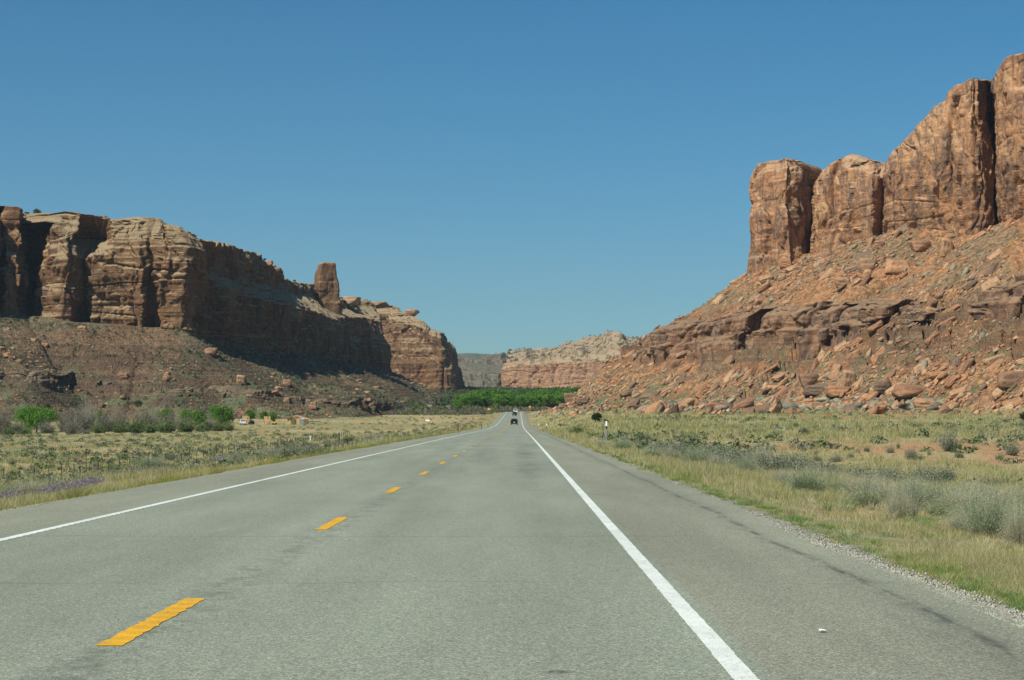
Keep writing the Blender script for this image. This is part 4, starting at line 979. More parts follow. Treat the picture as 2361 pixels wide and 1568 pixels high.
# belt on the left: px, Y, height px, width px, kind
for px, Y, hp, wp, k, lb in [
 (12,520,56,66,'g','dark grey leafless thicket at the left edge of the photo'), (40,525,30,50,'g','low grey leafless shrub under the large cottonwood on its left'),
 (110,545,28,70,'g','low grey shrub at the foot of the large cottonwood'), (150,560,42,60,'g','grey brown leafless shrub right of the large cottonwood'),
 (185,560,56,76,'g','tall dark grey leafless thicket with upright twigs'), (205,590,62,74,'w','pale whitish leafless shrub behind the dark grey thicket'),
 (160,535,32,62,'g','rounded grey brown shrub in front of the dark thicket'), (245,565,44,60,'g','grey leafless shrub right of the pale one'),
 (285,575,46,70,'g','wide grey leafless shrub in the shrub belt below the rock stub'), (320,575,42,60,'g','dark grey shrub in the middle of the belt'),
 (350,575,46,70,'g','broad purplish grey shrub left of the small pale tree'), (395,580,40,60,'g','grey leafless shrub between the two small pale trees'),
 (430,575,34,60,'g','grey shrub under the second small tree'), (480,590,36,44,'g','brown leafless shrub between the rounded and the tall tree'),
 (225,545,24,50,'n','low dark green shrub before the dark thicket'), (270,550,26,60,'n','dark green shrub left in the row below the belt'),
 (310,552,28,56,'n','dark green shrub at the foot of the wide grey shrub'), (345,550,26,60,'n','wide green shrub at the middle of the belt foot'),
 (385,560,28,66,'n','dense green shrub below the small pale trees'), (425,560,26,56,'n','dense green shrub below the rounded tree'),
 (465,570,24,50,'n','green shrub below the tall tree, on its left'), (500,575,22,46,'n','green shrub at the foot of the tall tree'),
 (530,585,20,44,'n','green shrub right of the tall tree'), (60,505,18,50,'n','low green shrub before the left edge thicket'),
 (15,490,20,46,'n','bright low green shrub at the left edge'), (195,520,16,44,'g','small grey mound shrub before the dark thicket')]:
    x, y, z = at_z(px, Y); s = Y/F
    me = {'g': MG[NS % 3], 'w': MW[0], 'n': MGr[NS % 3]}[k]; NS += 1
    shrub(me, x, y, z, hp*s*1.16, wp*s, lb)
# near sagebrush along the right verge: px, py of the foot, height, width, kind
for px, py, hp, wp, k, lb in [
 (1332,1001,24,46,'m','rounded olive green bush right of the road before the juniper'), (1440,1040,28,70,'s','grey green sagebrush behind the white topped post on its right'),
 (1500,1056,34,70,'s','grey green sagebrush second after the post'), (1545,1062,32,60,'g','grey twiggy bush left of the tall grey bush'),
 (1600,1075,40,80,'s','green sagebrush left of the tall grey bush'), (1650,1085,40,70,'g','grey twiggy sagebrush at the foot of the tall bush'),
 (1712,1104,52,74,'s','dark green sagebrush under the tall grey bush'), (1762,1092,70,66,'g','tall upright grey leafless bush beside the verge'),
 (1800,1118,44,86,'g','wide grey bush right of the tall one'), (1872,1140,58,110,'s','bushy green sagebrush in the middle of the verge row'),
 (1925,1122,44,90,'g','pale grey bush behind the middle green one'), (1998,1172,74,116,'s','dense dark green sagebrush with a shadowed foot'),
 (2078,1198,86,104,'g','large grey twiggy sagebrush right of the dark green one'), (2112,1150,50,100,'g','low pale grey bush behind the large grey one'),
 (2165,1190,58,120,'s','spreading green sagebrush right of the large grey one'), (2240,1165,56,150,'g','wide pale grey bush in the back of the right corner'),
 (2290,1240,96,130,'s','big green sagebrush near the right edge'), (2345,1262,104,110,'g','big grey twiggy sagebrush at the right edge'),
 (2215,1225,60,90,'g','grey sprawling bush left of the big green one'), (2380,1205,80,130,'s','green sagebrush cut by the right edge'),
 (1385,1030,20,50,'g','low grey bush left of the white topped post'),
 (28,1150,40,90,'s','tall tan and green bush at the left edge by the verge'), (72,1146,46,90,'g','pale bush in the left corner by the purple flowers'),
 (118,1140,44,90,'s','grey green bush above the purple flowers'), (262,1092,24,70,'m','green bush behind the first purple patch'), (345,1080,26,80,'s','pale sagebrush behind the long purple patch'),
 (521,1075,24,40,'s','dark green bush by the verge left of the left post'), (548,1072,28,44,'s','round green bush by the verge, right one of the pair'), (620,1052,26,80,'g','pale wide bush beside the left verge'),
 (800,1022,18,50,'m','green bush just right of the left post'), (860,1012,14,60,'g','pale grey bush right of the left post')]:
    x, y, z = at(px, py); s = y/F
    me = {'s': NEAR_SAGE[NS % 3], 'g': NEAR_GREY[NS % 2], 'm': MGr[NS % 3]}[k]; NS += 1
    shrub(me, x, y, z, hp*s, wp*s, lb, name='sagebrush', cat='bush')
for k in range(46):
    Yq = 1/(1/23. - (k+random.random())/46*(1/23. - 1/125.)); eq = random.uniform(2.6, 3.4 + Yq*.035) if k % 3 else random.uniform(4, 9); xq = cx(Yq) + 5.9 + eq; zq = float(floor_z(np.array([xq]), np.array([Yq]))[0])
    lb = 'grey green sagebrush in the long row along the right verge' if k % 5 < 3 else 'pale grey twiggy bush in the long row along the right verge'
    shrub(NEAR_SAGE[k % 3] if k % 5 < 3 else NEAR_GREY[k % 2], float(xq), Yq, zq, random.uniform(.25, .65), random.uniform(.6, 1.5), lb, 'sagebrush row along the right verge' if k % 5 < 3 else 'grey bushes in the row along the right verge', name='sagebrush', cat='bush')
# dark round shrubs of the flats
lst = [(1855,1041,26,12),(1882,1048,22,10),(1886,1065,30,16),(1927,1065,44,18),(1962,1056,28,12),(1977,1044,16,9),(2000,1041,22,12),(2052,1045,28,18),(2072,1032,14,12),(2100,1060,48,24),(2124,1062,28,14),(2033,1058,18,8),(2143,1050,16,12),(2190,1042,68,42),(2212,1056,32,16),(2247,1038,28,12),(2304,1062,32,18),(2332,1050,56,26),(2356,985,20,14),(1975,965,14,7),(1960,958,18,8),(2000,960,16,7),(2035,980,22,9),(2085,975,18,8),(2120,985,24,10),(2165,975,14,8),(2200,1000,30,12),(2225,998,26,10),(2260,998,30,12),(2300,985,22,9),(1880,992,22,12),(1850,996,26,12),(1800,1005,30,12),(1820,990,20,9),(1745,1000,26,10),(1710,1004,24,10),(1690,990,22,8),(1640,985,20,8),(1740,965,16,6),
 (31,1099,27,15),(46,1084,18,9),(63,1089,16,9),(65,1108,18,10),(75,1083,20,9),(86,1094,20,10),(92,1080,18,10),(98,1102,20,11),(102,1064,18,8),(112,1069,14,8),(109,1079,18,8),(122,1078,16,9),(137,1084,16,8),(155,1080,18,9),(163,1085,12,7),(174,1066,15,9),(207,1084,22,9),(222,1078,18,9),(221,1060,18,8),(255,1071,26,12),(258,1060,10,6),(304,1087,18,10),(318,1074,34,11),(289,1046,22,12),(355,1055,22,10),(82,1058,16,8),(28,1071,20,9),(390,1062,26,10),(430,1052,30,10),(475,1048,28,11),(500,1040,20,8),(560,1036,24,10),(640,1040,28,11),(660,1034,22,9),(705,1030,24,9),(10,1108,22,12),(18,1118,20,10),(140,1100,16,8),(200,1050,22,10),(240,1030,24,10),(330,1032,26,10),(120,1040,24,9),(410,1030,24,9)]
for k, (px, py, wp, hp) in enumerate(lst):
    x, y, z = at(px, py); s = y/F; side = 'right' if px > 1180 else 'left'
    if side == 'right': lb, gp_ = ('dark grey green shrub on the red soil patch of the right flat', 'shrubs on the red soil patch') if py > 1020 else ('small sage shrub in the straw grass of the right flat', 'small shrubs in the grass of the right flat')
    else: lb, gp_ = ('dark rounded shrub by the wire fence of the left flat', 'dark shrubs by the wire fence') if py > 1057 else ('small dark shrub in the straw grass beyond the wire fence', 'dark shrubs beyond the wire fence')
    if (px, py) == (2190, 1042): lb, gp_ = 'largest rounded green bush on the red soil patch', None
    if (px, py) == (2332, 1050): lb, gp_ = 'wide dark bush at the right end of the red soil patch', None
    shrub(MID[k % 4] if side == 'right' else MIDD, x, y, z, hp*s*1.15, wp*s, lb, gp_, wref=1.9)
# scattered individual shrubs, nearest first, then the rest as one mass
n = 40000; pxr = rng.uniform(-150, 2520, n); Yr = 1/(1/40. - rng.uniform(0, 1, n)*(1/40. - 1/900.)); xr = (pxr-CX)/F*Yr
u, _ = road_su(xr, Yr); e = np.where(u < 0, -5.5-u, u-5.9); zr = floor_z(xr, Yr)
dens = (.38 - .25*sst(260, 60, Yr) + .75*(u < 0)*sst(150, 300, Yr)) + .55*fbm(xr/28, Yr/50, seed=81, o=3) + .25*(u < 0)*(Yr > 330)
tl = np.where(xr > 0, talus_right(xr, Yr)[0], talus_left(xr, Yr)[0]) - zr
keep = (e > 3.) & (rng.random(n) < dens*.5) & (tl < .2) & ~((u > 0) & (Yr < 60)) & ~((u < 0) & (Yr < 90))
xr, Yr, zr, e, u, pxr = [a[keep] for a in (xr, Yr, zr, e, u, pxr)]
size = rng.uniform(.3, .95, len(xr))*np.where(u < 0, 1.25, 1.)
o_ = np.argsort(-size/Yr*((pxr > -20) & (pxr < 2380)))
for k, i in enumerate(o_[:115]):
    side = u[i] > 0; far = Yr[i] > 170
    lb = {(True, False): 'low grey green shrub among the straw grass nearest the right verge', (True, True): 'small shrub on the far part of the right flat', (False, False): 'low shrub between the left verge and the wire fence', (False, True): 'green shrub on the far part of the left flat'}[(bool(side), bool(far))]
    shrub(MID[int(rng.integers(4))], xr[i], Yr[i], zr[i], size[i]*.75, size[i]*1.7, lb, lb.replace('shrub', 'shrubs', 1), wref=1.9)
SC = [(.14,.17,.09), (.19,.21,.13), (.105,.15,.06), (.23,.235,.16), (.15,.19,.075), (.25,.225,.14)]
def mass(name, X, Y, z, S, Hh, cols_, label, seed, nq=26):
    r = np.random.default_rng(seed); k = np.repeat(np.arange(len(X)), nq); m = len(k); u = r.normal(size=(m, 3)); u /= np.linalg.norm(u, axis=1)[:, None]; u[:, 2] = np.abs(u[:, 2]); u *= r.uniform(.35, 1, m)[:, None]**.5
    lump = 1 + .25*r.normal(size=m)
    C = np.stack([X[k]+u[:, 0]*S[k]*.5*lump, Y[k]+u[:, 1]*S[k]*.5*lump, z[k]+u[:, 2]*Hh[k]*.95], 1)
    V, f = quads(C, S[k]*(.22 if nq < 50 else .13), r, elong=1.5); ci = np.array(cols_)[r.integers(0, len(cols_), len(X))]*r.uniform(.75, 1.2, (len(X), 1)); c = ci[k]*r.uniform(.8, 1.2, (m, 1))
    o = mesh_np(name, V, f, M['sage'], cols=np.repeat(c, 4, 0)); tag(o, label, kind='stuff')
i = o_[115:]
mass('brush', xr[i], Yr[i], zr[i], size[i]*1.6, size[i]*.75, SC, 'low sage brush covering both flats', 5, 60)
# dark green desert shrubs of the left slope, and the mesa tops
X, Y, z, r_ = slope_sample(talus_left, 16000, -330, 5, 690, 1450, -1, 60, lambda X, Y, r, rock: np.clip(.45 + .5*fbm(X/40, Y/60, seed=83, o=3) + .3*(r > 26), .05, 1))
S = rng.uniform(.9, 2.4, len(X)); mass('brush', X, Y, z, S, S*.8, [(.045,.07,.035), (.06,.085,.045), (.09,.105,.06), (.12,.125,.075)], 'dark green desert scrub dotting the left slope', 6, 22)
X, Y, z, r_ = slope_sample(talus_right, 2600, -10, 260, 380, 900, -1, 70, lambda X, Y, r, rock: np.where(r < 6, .9, .22)+0*X)
S = rng.uniform(.5, 1.5, len(X)); mass('brush', X, Y, z, S, S*.7, [(.07,.10,.045), (.12,.135,.08), (.14,.15,.10)], 'sparse green scrub on the right slope', 7, 20)
# scrub strip before the grove, both sides of the bend
n = 2600; pxr = rng.uniform(860, 1500, n); Yr = rng.uniform(905, 1062, n); xr = (pxr-CX)/F*Yr; u, _ = road_su(xr, Yr); e = np.abs(u) ; z = G(xr, Yr)
k = (e > 11) & ((xr < -6) | (Yr > 1000)) & ~((u > 0) & (Yr < 985)); S = rng.uniform(1.2, 3.2, n)*np.where(Yr > 1000, 1.1, .8)
mass('brush', xr[k], Yr[k], z[k], S[k], S[k]*rng.uniform(.6, 1.0, k.sum()), [(.16,.14,.12), (.19,.17,.14), (.13,.14,.085), (.10,.13,.05), (.12,.16,.05)], 'grey brown willow scrub in front of the far grove', 8, 30)
# mesa top scrub far away
Xf, Yf_, Zf, rf = FMG; ri = np.where((rf > 3.05) & (rf < 6.5))[0]; a_ = rng.choice(ri, 1500); b_ = rng.integers(0, Xf.shape[1], 1500)
S = rng.uniform(1.6, 4.2, 1500); mass('brush', Xf[a_, b_], Yf_[a_, b_], Zf[a_, b_], S, S*.75, [(.04,.06,.03), (.06,.075,.04)], 'dark junipers dotting the far mesa', 9, 16)
n = 5200; pxr = rng.uniform(1000, 1420, n); Yr = rng.uniform(1150, 2300, n); xr = (pxr-CX)/F*Yr; z = floor_z(xr, Yr); z = np.where(Yr > 1850, np.minimum(z, 23), z); S = rng.uniform(2.5, 6.5, n)
mass('brush', xr, Yr, z, S, S*.6, [(.05,.10,.03), (.075,.085,.045), (.10,.09,.065), (.06,.12,.03)], 'dark scrub and low trees on the flat behind the grove', 12, 22)
# --- junipers
def juniper(seed, H, Wd, label, ls=.16, n=3200):
    return tree('juniper_tree', H, Wd, seed, 'leaf_juniper', n, ls, label, 'juniper', 'bark', .04, -.3, 34)
def jun(px, py, hp, wp, seed, label, Yf=None):
    x, y, z = at(px, py) if Yf is None else W(px, Yf, py); s = y/F; t_ = juniper(seed, hp*s*1.05, wp*s, label, max(.10, hp*s*.045), 3000); t_.location = (x, y, z-.1-.17*hp*s); t_.scale = (1, 1, 1.14); return t_
jun(1377, 973, 23, 26, 21, 'dark green juniper standing alone right of the road')
jun(2085, 950, 20, 32, 22, 'dark green juniper beside the big rounded boulder')
jun(1398, 976, 10, 12, 23, 'small scraggly bush at the right foot of the lone juniper')
jun(1999, 948, 9, 9, 24, 'tiny juniper left of the green juniper at the slope foot')
jun(1772, 956, 9, 11, 25, 'small dark juniper left of the upright red slab')
jun(1510, 946, 9, 13, 26, 'small dark juniper at the slope foot right of the road bend')
jun(1487, 947, 6, 6, 27, 'tiny juniper left of another at the slope foot')
jun(2365, 972, 30, 30, 28, 'juniper cut by the right edge of the photo')
jun(85, 497, 17, 20, 29, 'dark tree standing on the left mesa rim against the sky', 985)
jun(62, 496, 8, 14, 30, 'low bush on the mesa rim left of the dark tree', 975)
jun(442, 562, 6, 14, 31, 'small bush on the rim right of the main mesa block', 990)
jun(462, 562, 6, 14, 32, 'dark bush on the falling rim, second from the mesa block', 995)
jun(593, 594, 6, 8, 33, 'tiny bush on the rim before the pale rock knobs', 1100)
jun(610, 600, 5, 7, 34, 'tiny bush beside the pale rock knobs', 1105)
jun(679, 650, 6, 6, 35, 'tiny bush on the rim left of the spire', 1240)
jun(845, 695, 5, 9, 36, 'tiny bush between the pale caprocks', 1500)
jun(110, 938, 8, 12, 37, 'dark bush at the slope foot above the cottonwood', None)
jun(318, 936, 14, 26, 38, 'dark green juniper at the slope foot below the ledges', None)
jun(168, 938, 12, 22, 39, 'dark juniper in the gully above the grey thicket', None)

# --- grass
GC = np.array([(.44,.38,.18), (.48,.42,.23), (.37,.345,.145), (.28,.30,.11), (.52,.46,.29), (.20,.25,.08)])
def grass(name, n, Y0, Y1, pxa, pxb, e0, e1, h, nb, label, seed, colw, wk=.00030, wmin=.004, tuft=.06, seg=1, hj=.4):
    r = np.random.default_rng(seed); Y = 1/(1/Y0 - r.uniform(0, 1, n)*(1/Y0 - 1/Y1)); px = r.uniform(pxa, pxb, n); x = (px-CX)/F*Y
    u, _ = road_su(x, Y); e = np.where(u < 0, -5.5-u, u-5.9) - .12*fbm(Y/1.1, seed=84, o=3); cl = fbm(x/1.6, Y/2.2, seed=85, o=3)*.8 + .5*fbm(x/5, Y/9, seed=86, o=2); so = fbm(x/9, Y/9, seed=21, o=4)*.5 + .9*np.exp(-((Y-118)/34.)**2)*sst(14, 26, x) - .32
    k = (e > e0) & (e < e1) & (r.random(n) < .6 + .6*cl - .45*sst(.0, .25, so)); x, Y, e, cl = x[k], Y[k], e[k], cl[k]; z = floor_z(x, Y)
    ii = np.repeat(np.arange(len(x)), nb); m = len(ii); P = np.stack([x[ii]+r.normal(0, tuft, m), Y[ii]+r.normal(0, tuft, m), z[ii]-.01], 1)
    hh = h*r.uniform(1-hj, 1+hj, m)*(1+.9*cl[ii])*sst(-.1, 1.2, e)[ii]*1.15; V, q, tr, mm = blades(P, np.maximum(hh, .03), np.maximum(wmin, Y[ii]*wk)*r.uniform(.7, 1.3, m), r.uniform(.1, .7, m), r, seg)
    gidx = r.choice(len(GC), len(x), p=colw); ge = (e < .42 + .5*cl) & (r.random(len(x)) < .7); gc = GC[gidx].copy(); gc[ge] = np.array((.20,.26,.075)) + r.uniform(0, 1, (ge.sum(), 1))*np.array((.12,.10,.03))
    c = gc[ii]*r.uniform(.78, 1.22, (m, 1)); o = mesh_np(name, V, [q, tr], M['grass'], cols=np.repeat(c, mm, 0)); tag(o, label, kind='stuff')
wN = [.26,.22,.18,.14,.12,.08]; wF = [.2,.16,.2,.22,.08,.14]
grass('grass', 30000, 12.5, 45, 1500, 2900, .26, 30, .10, 16, 'straw and green grass on the near right verge', 31, wN, .00022, .0035, .07, 2)
grass('grass', 36000, 45, 160, 1200, 2500, .3, 60, .18, 8, 'dry straw grass on the near right flat', 32, wN, .00026, .006, .12)
grass('grass', 30000, 160, 850, 1180, 2480, .3, 300, .34, 6, 'dry straw grass on the far right flat', 33, wF, .00030, .02, .4)
grass('grass', 26000, 26, 110, -160, 1150, .05, 45, .13, 9, 'yellow green grass on the left verge and bank', 34, wN, .00026, .005, .09)
grass('grass', 40000, 110, 850, -160, 1160, .2, 300, .34, 6, 'dry straw grass on the left flat', 35, wF, .00030, .016, .4)
grass('grass', 16000, 7, 40, -4200, 20, .05, 26, .14, 9, 'yellow green grass on the left verge nearest the camera', 41, wN, .0003, .005, .12)
grass('grass', 6000, 7, 24, 2900, 5200, .26, 26, .12, 10, 'straw grass on the right verge beside the camera', 42, wN, .0003, .005, .10)
r = np.random.default_rng(40); n = 520; Yv = 1/(1/12.5 - r.uniform(0, 1, n)*(1/12.5 - 1/90.)); ev = np.abs(r.normal(0, 2.6, n)) + .45; ev[:230] = r.uniform(.3, .75, 230); xv = cx(Yv) + 5.9 + ev; zv = floor_z(xv, Yv); nbv = 90
ii = np.repeat(np.arange(n), nbv); m = n*nbv; rad = r.uniform(.05, .16, n)[ii]*np.sqrt(r.uniform(0, 1, m)); aa = r.uniform(0, 6.283, m); hv = r.uniform(.07, .24, n); hv[:230] *= .55
V, q, tr, mm = blades(np.stack([xv[ii]+rad*np.cos(aa), Yv[ii]+rad*np.sin(aa), zv[ii]-.01], 1), hv[ii]*r.uniform(.6, 1.15, m), np.maximum(.0035, Yv[ii]*.0002), r.uniform(.3, 1.3, m), r, 2, aa + r.normal(0, .4, m))
gc = np.array([(.56,.50,.30), (.22,.31,.10), (.30,.34,.20), (.48,.42,.24), (.16,.25,.075), (.36,.30,.20)])[r.integers(0, 6, n)]; gc[:230] = np.array([(.17,.27,.07), (.22,.30,.09), (.30,.33,.13)])[r.integers(0, 3, 230)]
tag(mesh_np('grass', V, [q, tr], M['grass'], cols=np.repeat(gc[ii]*r.uniform(.75, 1.25, (m, 1)), mm, 0)), 'bunch grass tufts on the near right verge', kind='stuff')
# dense tufts right on the left pavement edge
r = np.random.default_rng(36); s_ = np.sort(rng.uniform(24, 260, 900)); X = cx(s_) - 5.5 - .25 - np.abs(r.normal(0, .35, 900)); z = floor_z(X, s_)
ii = np.repeat(np.arange(900), 46); m = len(ii); hh = (r.uniform(.06, .24, 900)*(.5+1.1*np.clip(fbm(s_/1.5, seed=88, o=2)+.4, 0, 1)))[ii]*r.uniform(.6, 1.2, m); V, q, tr, mm = blades(np.stack([X[ii]+r.normal(0, .10, m), s_[ii]+r.normal(0, .14, m), z[ii]-.01], 1), hh, np.maximum(.005, s_[ii]*.00022), r.uniform(.3, 1.1, m), r, 1)
gc = np.array([(.30,.30,.07), (.36,.31,.10), (.20,.25,.06), (.26,.22,.08)])[r.integers(0, 4, 900)]; tag(mesh_np('grass', V, [q, tr], M['grass'], cols=np.repeat(gc[ii]*r.uniform(.75, 1.2, (m, 1)), mm, 0)), 'yellow green clumps of grass along the left pavement edge', kind='stuff')
# purple wildflowers on the left verge
fl = [(95,215,1146,1128,120),(250,402,1106,1088,330),(195,235,1122,1112,90),(10,45,1162,1154,20),(415,452,1088,1081,110),(465,515,1082,1066,180),(625,720,1056,1040,160),(735,830,1042,1028,160),(830,880,1028,1018,80)]
PX, PY = [], []
for a, b, y0, y1, n in fl:
    t_ = rng.uniform(0, 1, n); PX.append(a + (b-a)*t_); PY.append(y0 + (y1-y0)*t_ + rng.normal(0, 3.2, n))
x, y, z = hits(np.concatenate(PX), np.concatenate(PY)); ii = np.repeat(np.arange(len(x)), 55); m = len(ii); r = np.random.default_rng(37); sc_ = (y/60.)[ii]**.35
C = np.stack([x[ii]+r.normal(0, .16, m)*sc_, y[ii]+r.normal(0, .2, m)*sc_, z[ii]+np.abs(r.normal(.20, .09, m))*sc_], 1); V, f = quads(C, np.maximum(.028, y[ii]*.0004), r)
pc = np.array([(.22,.17,.25), (.28,.23,.31), (.18,.16,.19), (.14,.18,.07), (.18,.21,.09)])[r.choice(5, m, p=[.32,.26,.18,.14,.10])]; tag(mesh_np('wildflowers', V, f, M['flower'], cols=np.repeat(pc*r.uniform(.8, 1.2, (m, 1)), 4, 0)), 'purple wildflowers blooming along the left verge', kind='stuff')
# gravel crumbs on both pavement edges
r = np.random.default_rng(38); n = 17000; s_ = 1/(1/11. - r.uniform(0, 1, n)*(1/11. - 1/120.)); sd = r.random(n) < .72; e = np.abs(r.normal(.0, .15, n)) + .0; X = np.where(sd, cx(s_)+5.83+e, cx(s_)-5.45-e); z = floor_z(X, s_) + .012
V0, F0 = ICO[1]; V0 = V0[:, :]; F0 = F0; 
import itertools
OV = np.array([(1,0,0),(-1,0,0),(0,1,0),(0,-1,0),(0,0,1),(0,0,-1)], float); OF = np.array([(0,2,4),(2,1,4),(1,3,4),(3,0,4),(2,0,5),(1,2,5),(3,1,5),(0,3,5)])
sz = np.maximum(r.uniform(.005, .014, n), s_*.00014); V = OV[None]*sz[:, None, None]*r.uniform(.6, 1.3, (n, 6, 1)) + np.stack([X, s_, z], 1)[:, None]; f = OF[None] + (np.arange(n)*6)[:, None, None]
c = np.array([(.36,.36,.29), (.30,.30,.25), (.42,.42,.35), (.33,.30,.24)])[r.integers(0, 4, n)]; tag(mesh_np('gravel', V.reshape(-1, 3), f.reshape(-1, 3), M['rubble'], cols=np.repeat(c, 6, 0)), 'loose gravel along the pavement edges', kind='stuff')
# ------------------------------------------------------------------ roadside posts, fence, signs
M['steel'] = plain('galvanised', (.42,.44,.44), .45, .7); M['post_green'] = plain('post_green', (.05,.07,.06), .7); M['post_rust'] = plain('post_rust', (.06,.055,.045), .8)
M['white_refl'] = plain('white_reflector', (.82,.84,.84), .4, var=.03); M['wood_grey'] = plain('weathered_wood', (.11,.09,.07), .9, var=.25)
M['sign_yellow'] = plain('sign_yellow', (.85,.42,.01), .5, var=.04); M['black'] = plain('sign_black', (.015,.015,.015), .6)
def delineator(px, Y, H, label, back):
    x = (px-CX)/F*Y; z = float(floor_z(np.array([x]), np.array([Y]))[0]); r = empty('delineator_post', (x, Y, z)); tag(r, label, 'roadside post')
    p = MB(); p.prism([(-.032, 0), (.032, 0), (.032, .006), (-.032, .006)], 0, 0.001) if False else None
    p = MB(); p.box(-.040, -.012, -.004, .004, -.4, H-.02); p.box(-.012, .014, -.026, -.018, -.4, H-.02); p.box(.014, .040, -.004, .004, -.4, H-.02); p.box(-.016, -.012, -.026, .004, -.4, H-.02); p.box(.012, .016, -.0262, .0042, -.4, H-.02)
    p.build('post', M['post_green'] if back else M['steel'], r)
    q = MB(); q.box(-.055, .055, -.036, -.028, H-.30, H+.0); q.build('reflector_plate', M['post_green'] if back else M['white_refl'], r, .004)
    b = MB(); b.box(-.042, .042, -.034, -.030, H-.46, H-.305); b.build('bracket', M['black'], r); return r
delineator(1398, 113, 1.52, 'steel marker post with white reflector on the right verge', False)
delineator(782, 140, 1.5, 'dark marker post seen from behind on the left verge', True)
for px, Y, lb, bk in ((1187+249, 0, '', 0),) * 0: pass
for px, Y, lb, bk in ((1833-0, 0, '', 0),) * 0: pass
for zx, zy, Y, lb, bk in ((392, 1370, 232, 'thin dark post on the left verge, second beyond the large dark one', True), (668, 1270, 330, 'thin dark post on the left verge, third along the road', True), (743, 1230, 430, 'faint dark post on the left verge, farthest along the road', True),
                          (1434, 1365, 250, 'thin post on the right verge beyond the white topped one', False), (1340, 1310, 340, 'faint far post on the right verge near the bend', False)):
    delineator(979.9+zx*.19533, Y, 1.3, lb, bk)
fx = -43.
fr_ = empty('wire_fence', (fx, 150, float(floor_z(np.array([fx]), np.array([150.]))[0]))); tag(fr_, 'barbed wire fence on thin dark posts crossing the left flat', 'fence'); bpy.context.view_layer.update()
ys = np.arange(128, 500, 5.25); fxs = fx + .6*np.sin(ys/40); fz = floor_z(fxs, ys)
random.seed(5); fl0 = fr_.location
for k, (y, x, z) in enumerate(zip(ys, fxs, fz)):
    H = random.uniform(1.15, 1.35); p = MB(); dx = random.uniform(-.05, .05); p.tube([(x-fl0[0], y-fl0[1], z-.3-fl0[2]), (x-fl0[0]+dx, y-fl0[1], z+H-fl0[2])], .045+.00004*y, 5); p.build('fence_post', M['post_rust'], fr_)
for hgt in (.35, .7, 1.05):
    p = MB(); p.tube([(x-fl0[0], y-fl0[1], z+hgt-fl0[2]) for y, x, z in zip(ys, fxs, fz)], .008, 3, False); p.build('wire', M['steel'], fr_)
b = MB(); yb = float(ys[4]); xb = float(fxs[4]); zb = float(fz[4]) 
x0, y0, z0 = xb-fl0[0], yb-fl0[1]-2.6, zb-fl0[2]
b.tube([(x0-.28, y0, z0-.2), (x0+.08, y0, z0+1.25)], .06, 6); b.tube([(x0+.42, y0, z0-.2), (x0+.04, y0+.1, z0+1.2)], .06, 6); b.build('corner_brace', M['wood_grey'], fr_)
# white marker post in the fence line and small white sign further off
x, y, z = at(1180*.5764*0 + (1180+330/5.366)*.5764, (1680+470/5.366)*.5764); r = empty('marker_post', (x, y, z)); tag(r, 'short white marker post in the grass left of the dark post', 'marker post'); p = MB(); p.box(-.06, .06, -.05, .05, -.2, 1.15); p.build('post', M['white_refl'], r, .01); p = MB(); p.box(-.10, .10, -.07, -.05, .95, 1.2); p.build('cap_plate', M['white_refl'], r, .01)
def sign(px, py, Y, shape, label, size):
    x, _, zc = W(px, Y, py); z = float(G(np.array([x]), np.array([float(Y)]))[0]); r = empty('road_sign', (x, Y, z)); tag(r, label, 'road sign'); h = zc - z
    p = MB(); p.tube([(0, .06, -.4), (0, .06, h+size*.3)], .035, 6); p.build('post', M['steel'], r)
    s = size
    if shape == 'diamond': poly = [(0, -s), (s, 0), (0, s), (-s, 0)]
    else: poly = [(-s, -s*.62), (s*1.15, 0), (-s, s*.62)]
    q = MB(); q.prism([(a, b+h) for a, b in poly], -.012, .012); pl = q.build('sign_panel', M['sign_yellow'], r)
    if shape == 'diamond':
        q = MB(); q.prism([(-.10*s, -.5*s+h), (.08*s, -.5*s+h), (.08*s, .05*s+h), (-.10*s, .05*s+h)], -.02, -.014); q.prism([(.081*s, -.08*s+h), (.30*s, .08*s+h), (.30*s, .2*s+h), (.081*s, .05*s+h)], -.02, -.014); q.prism([(.30*s, -.08*s+h), (.62*s, .14*s+h), (.30*s, .36*s+h)], -.021, -.015); q.build('curve_arrow', M['black'], pl)
    return r
sign(1221.6, 938.4, 955, 'diamond', 'yellow diamond curve warning sign right of the road at the bend', .66)
sign(1128.6, 943.3, 840, 'pennant', 'yellow pennant shaped sign left of the road near the bend', .78)
x, y, z = at(986, 974); r = empty('information_board', (x, y, z)); tag(r, 'small white board standing in the left flat near the road', 'sign board'); s = y/F
p = MB(); p.box(-5*s, 5*s, -.03, .03, 3*s, 6.5*s); p.build('panel', M['white_refl'], r); 
for a in (-4, 4): p = MB(); p.tube([(a*s, .06, -.2), (a*s, .06, 6.5*s)], .04, 5); p.build('leg', M['wood_grey'], r)

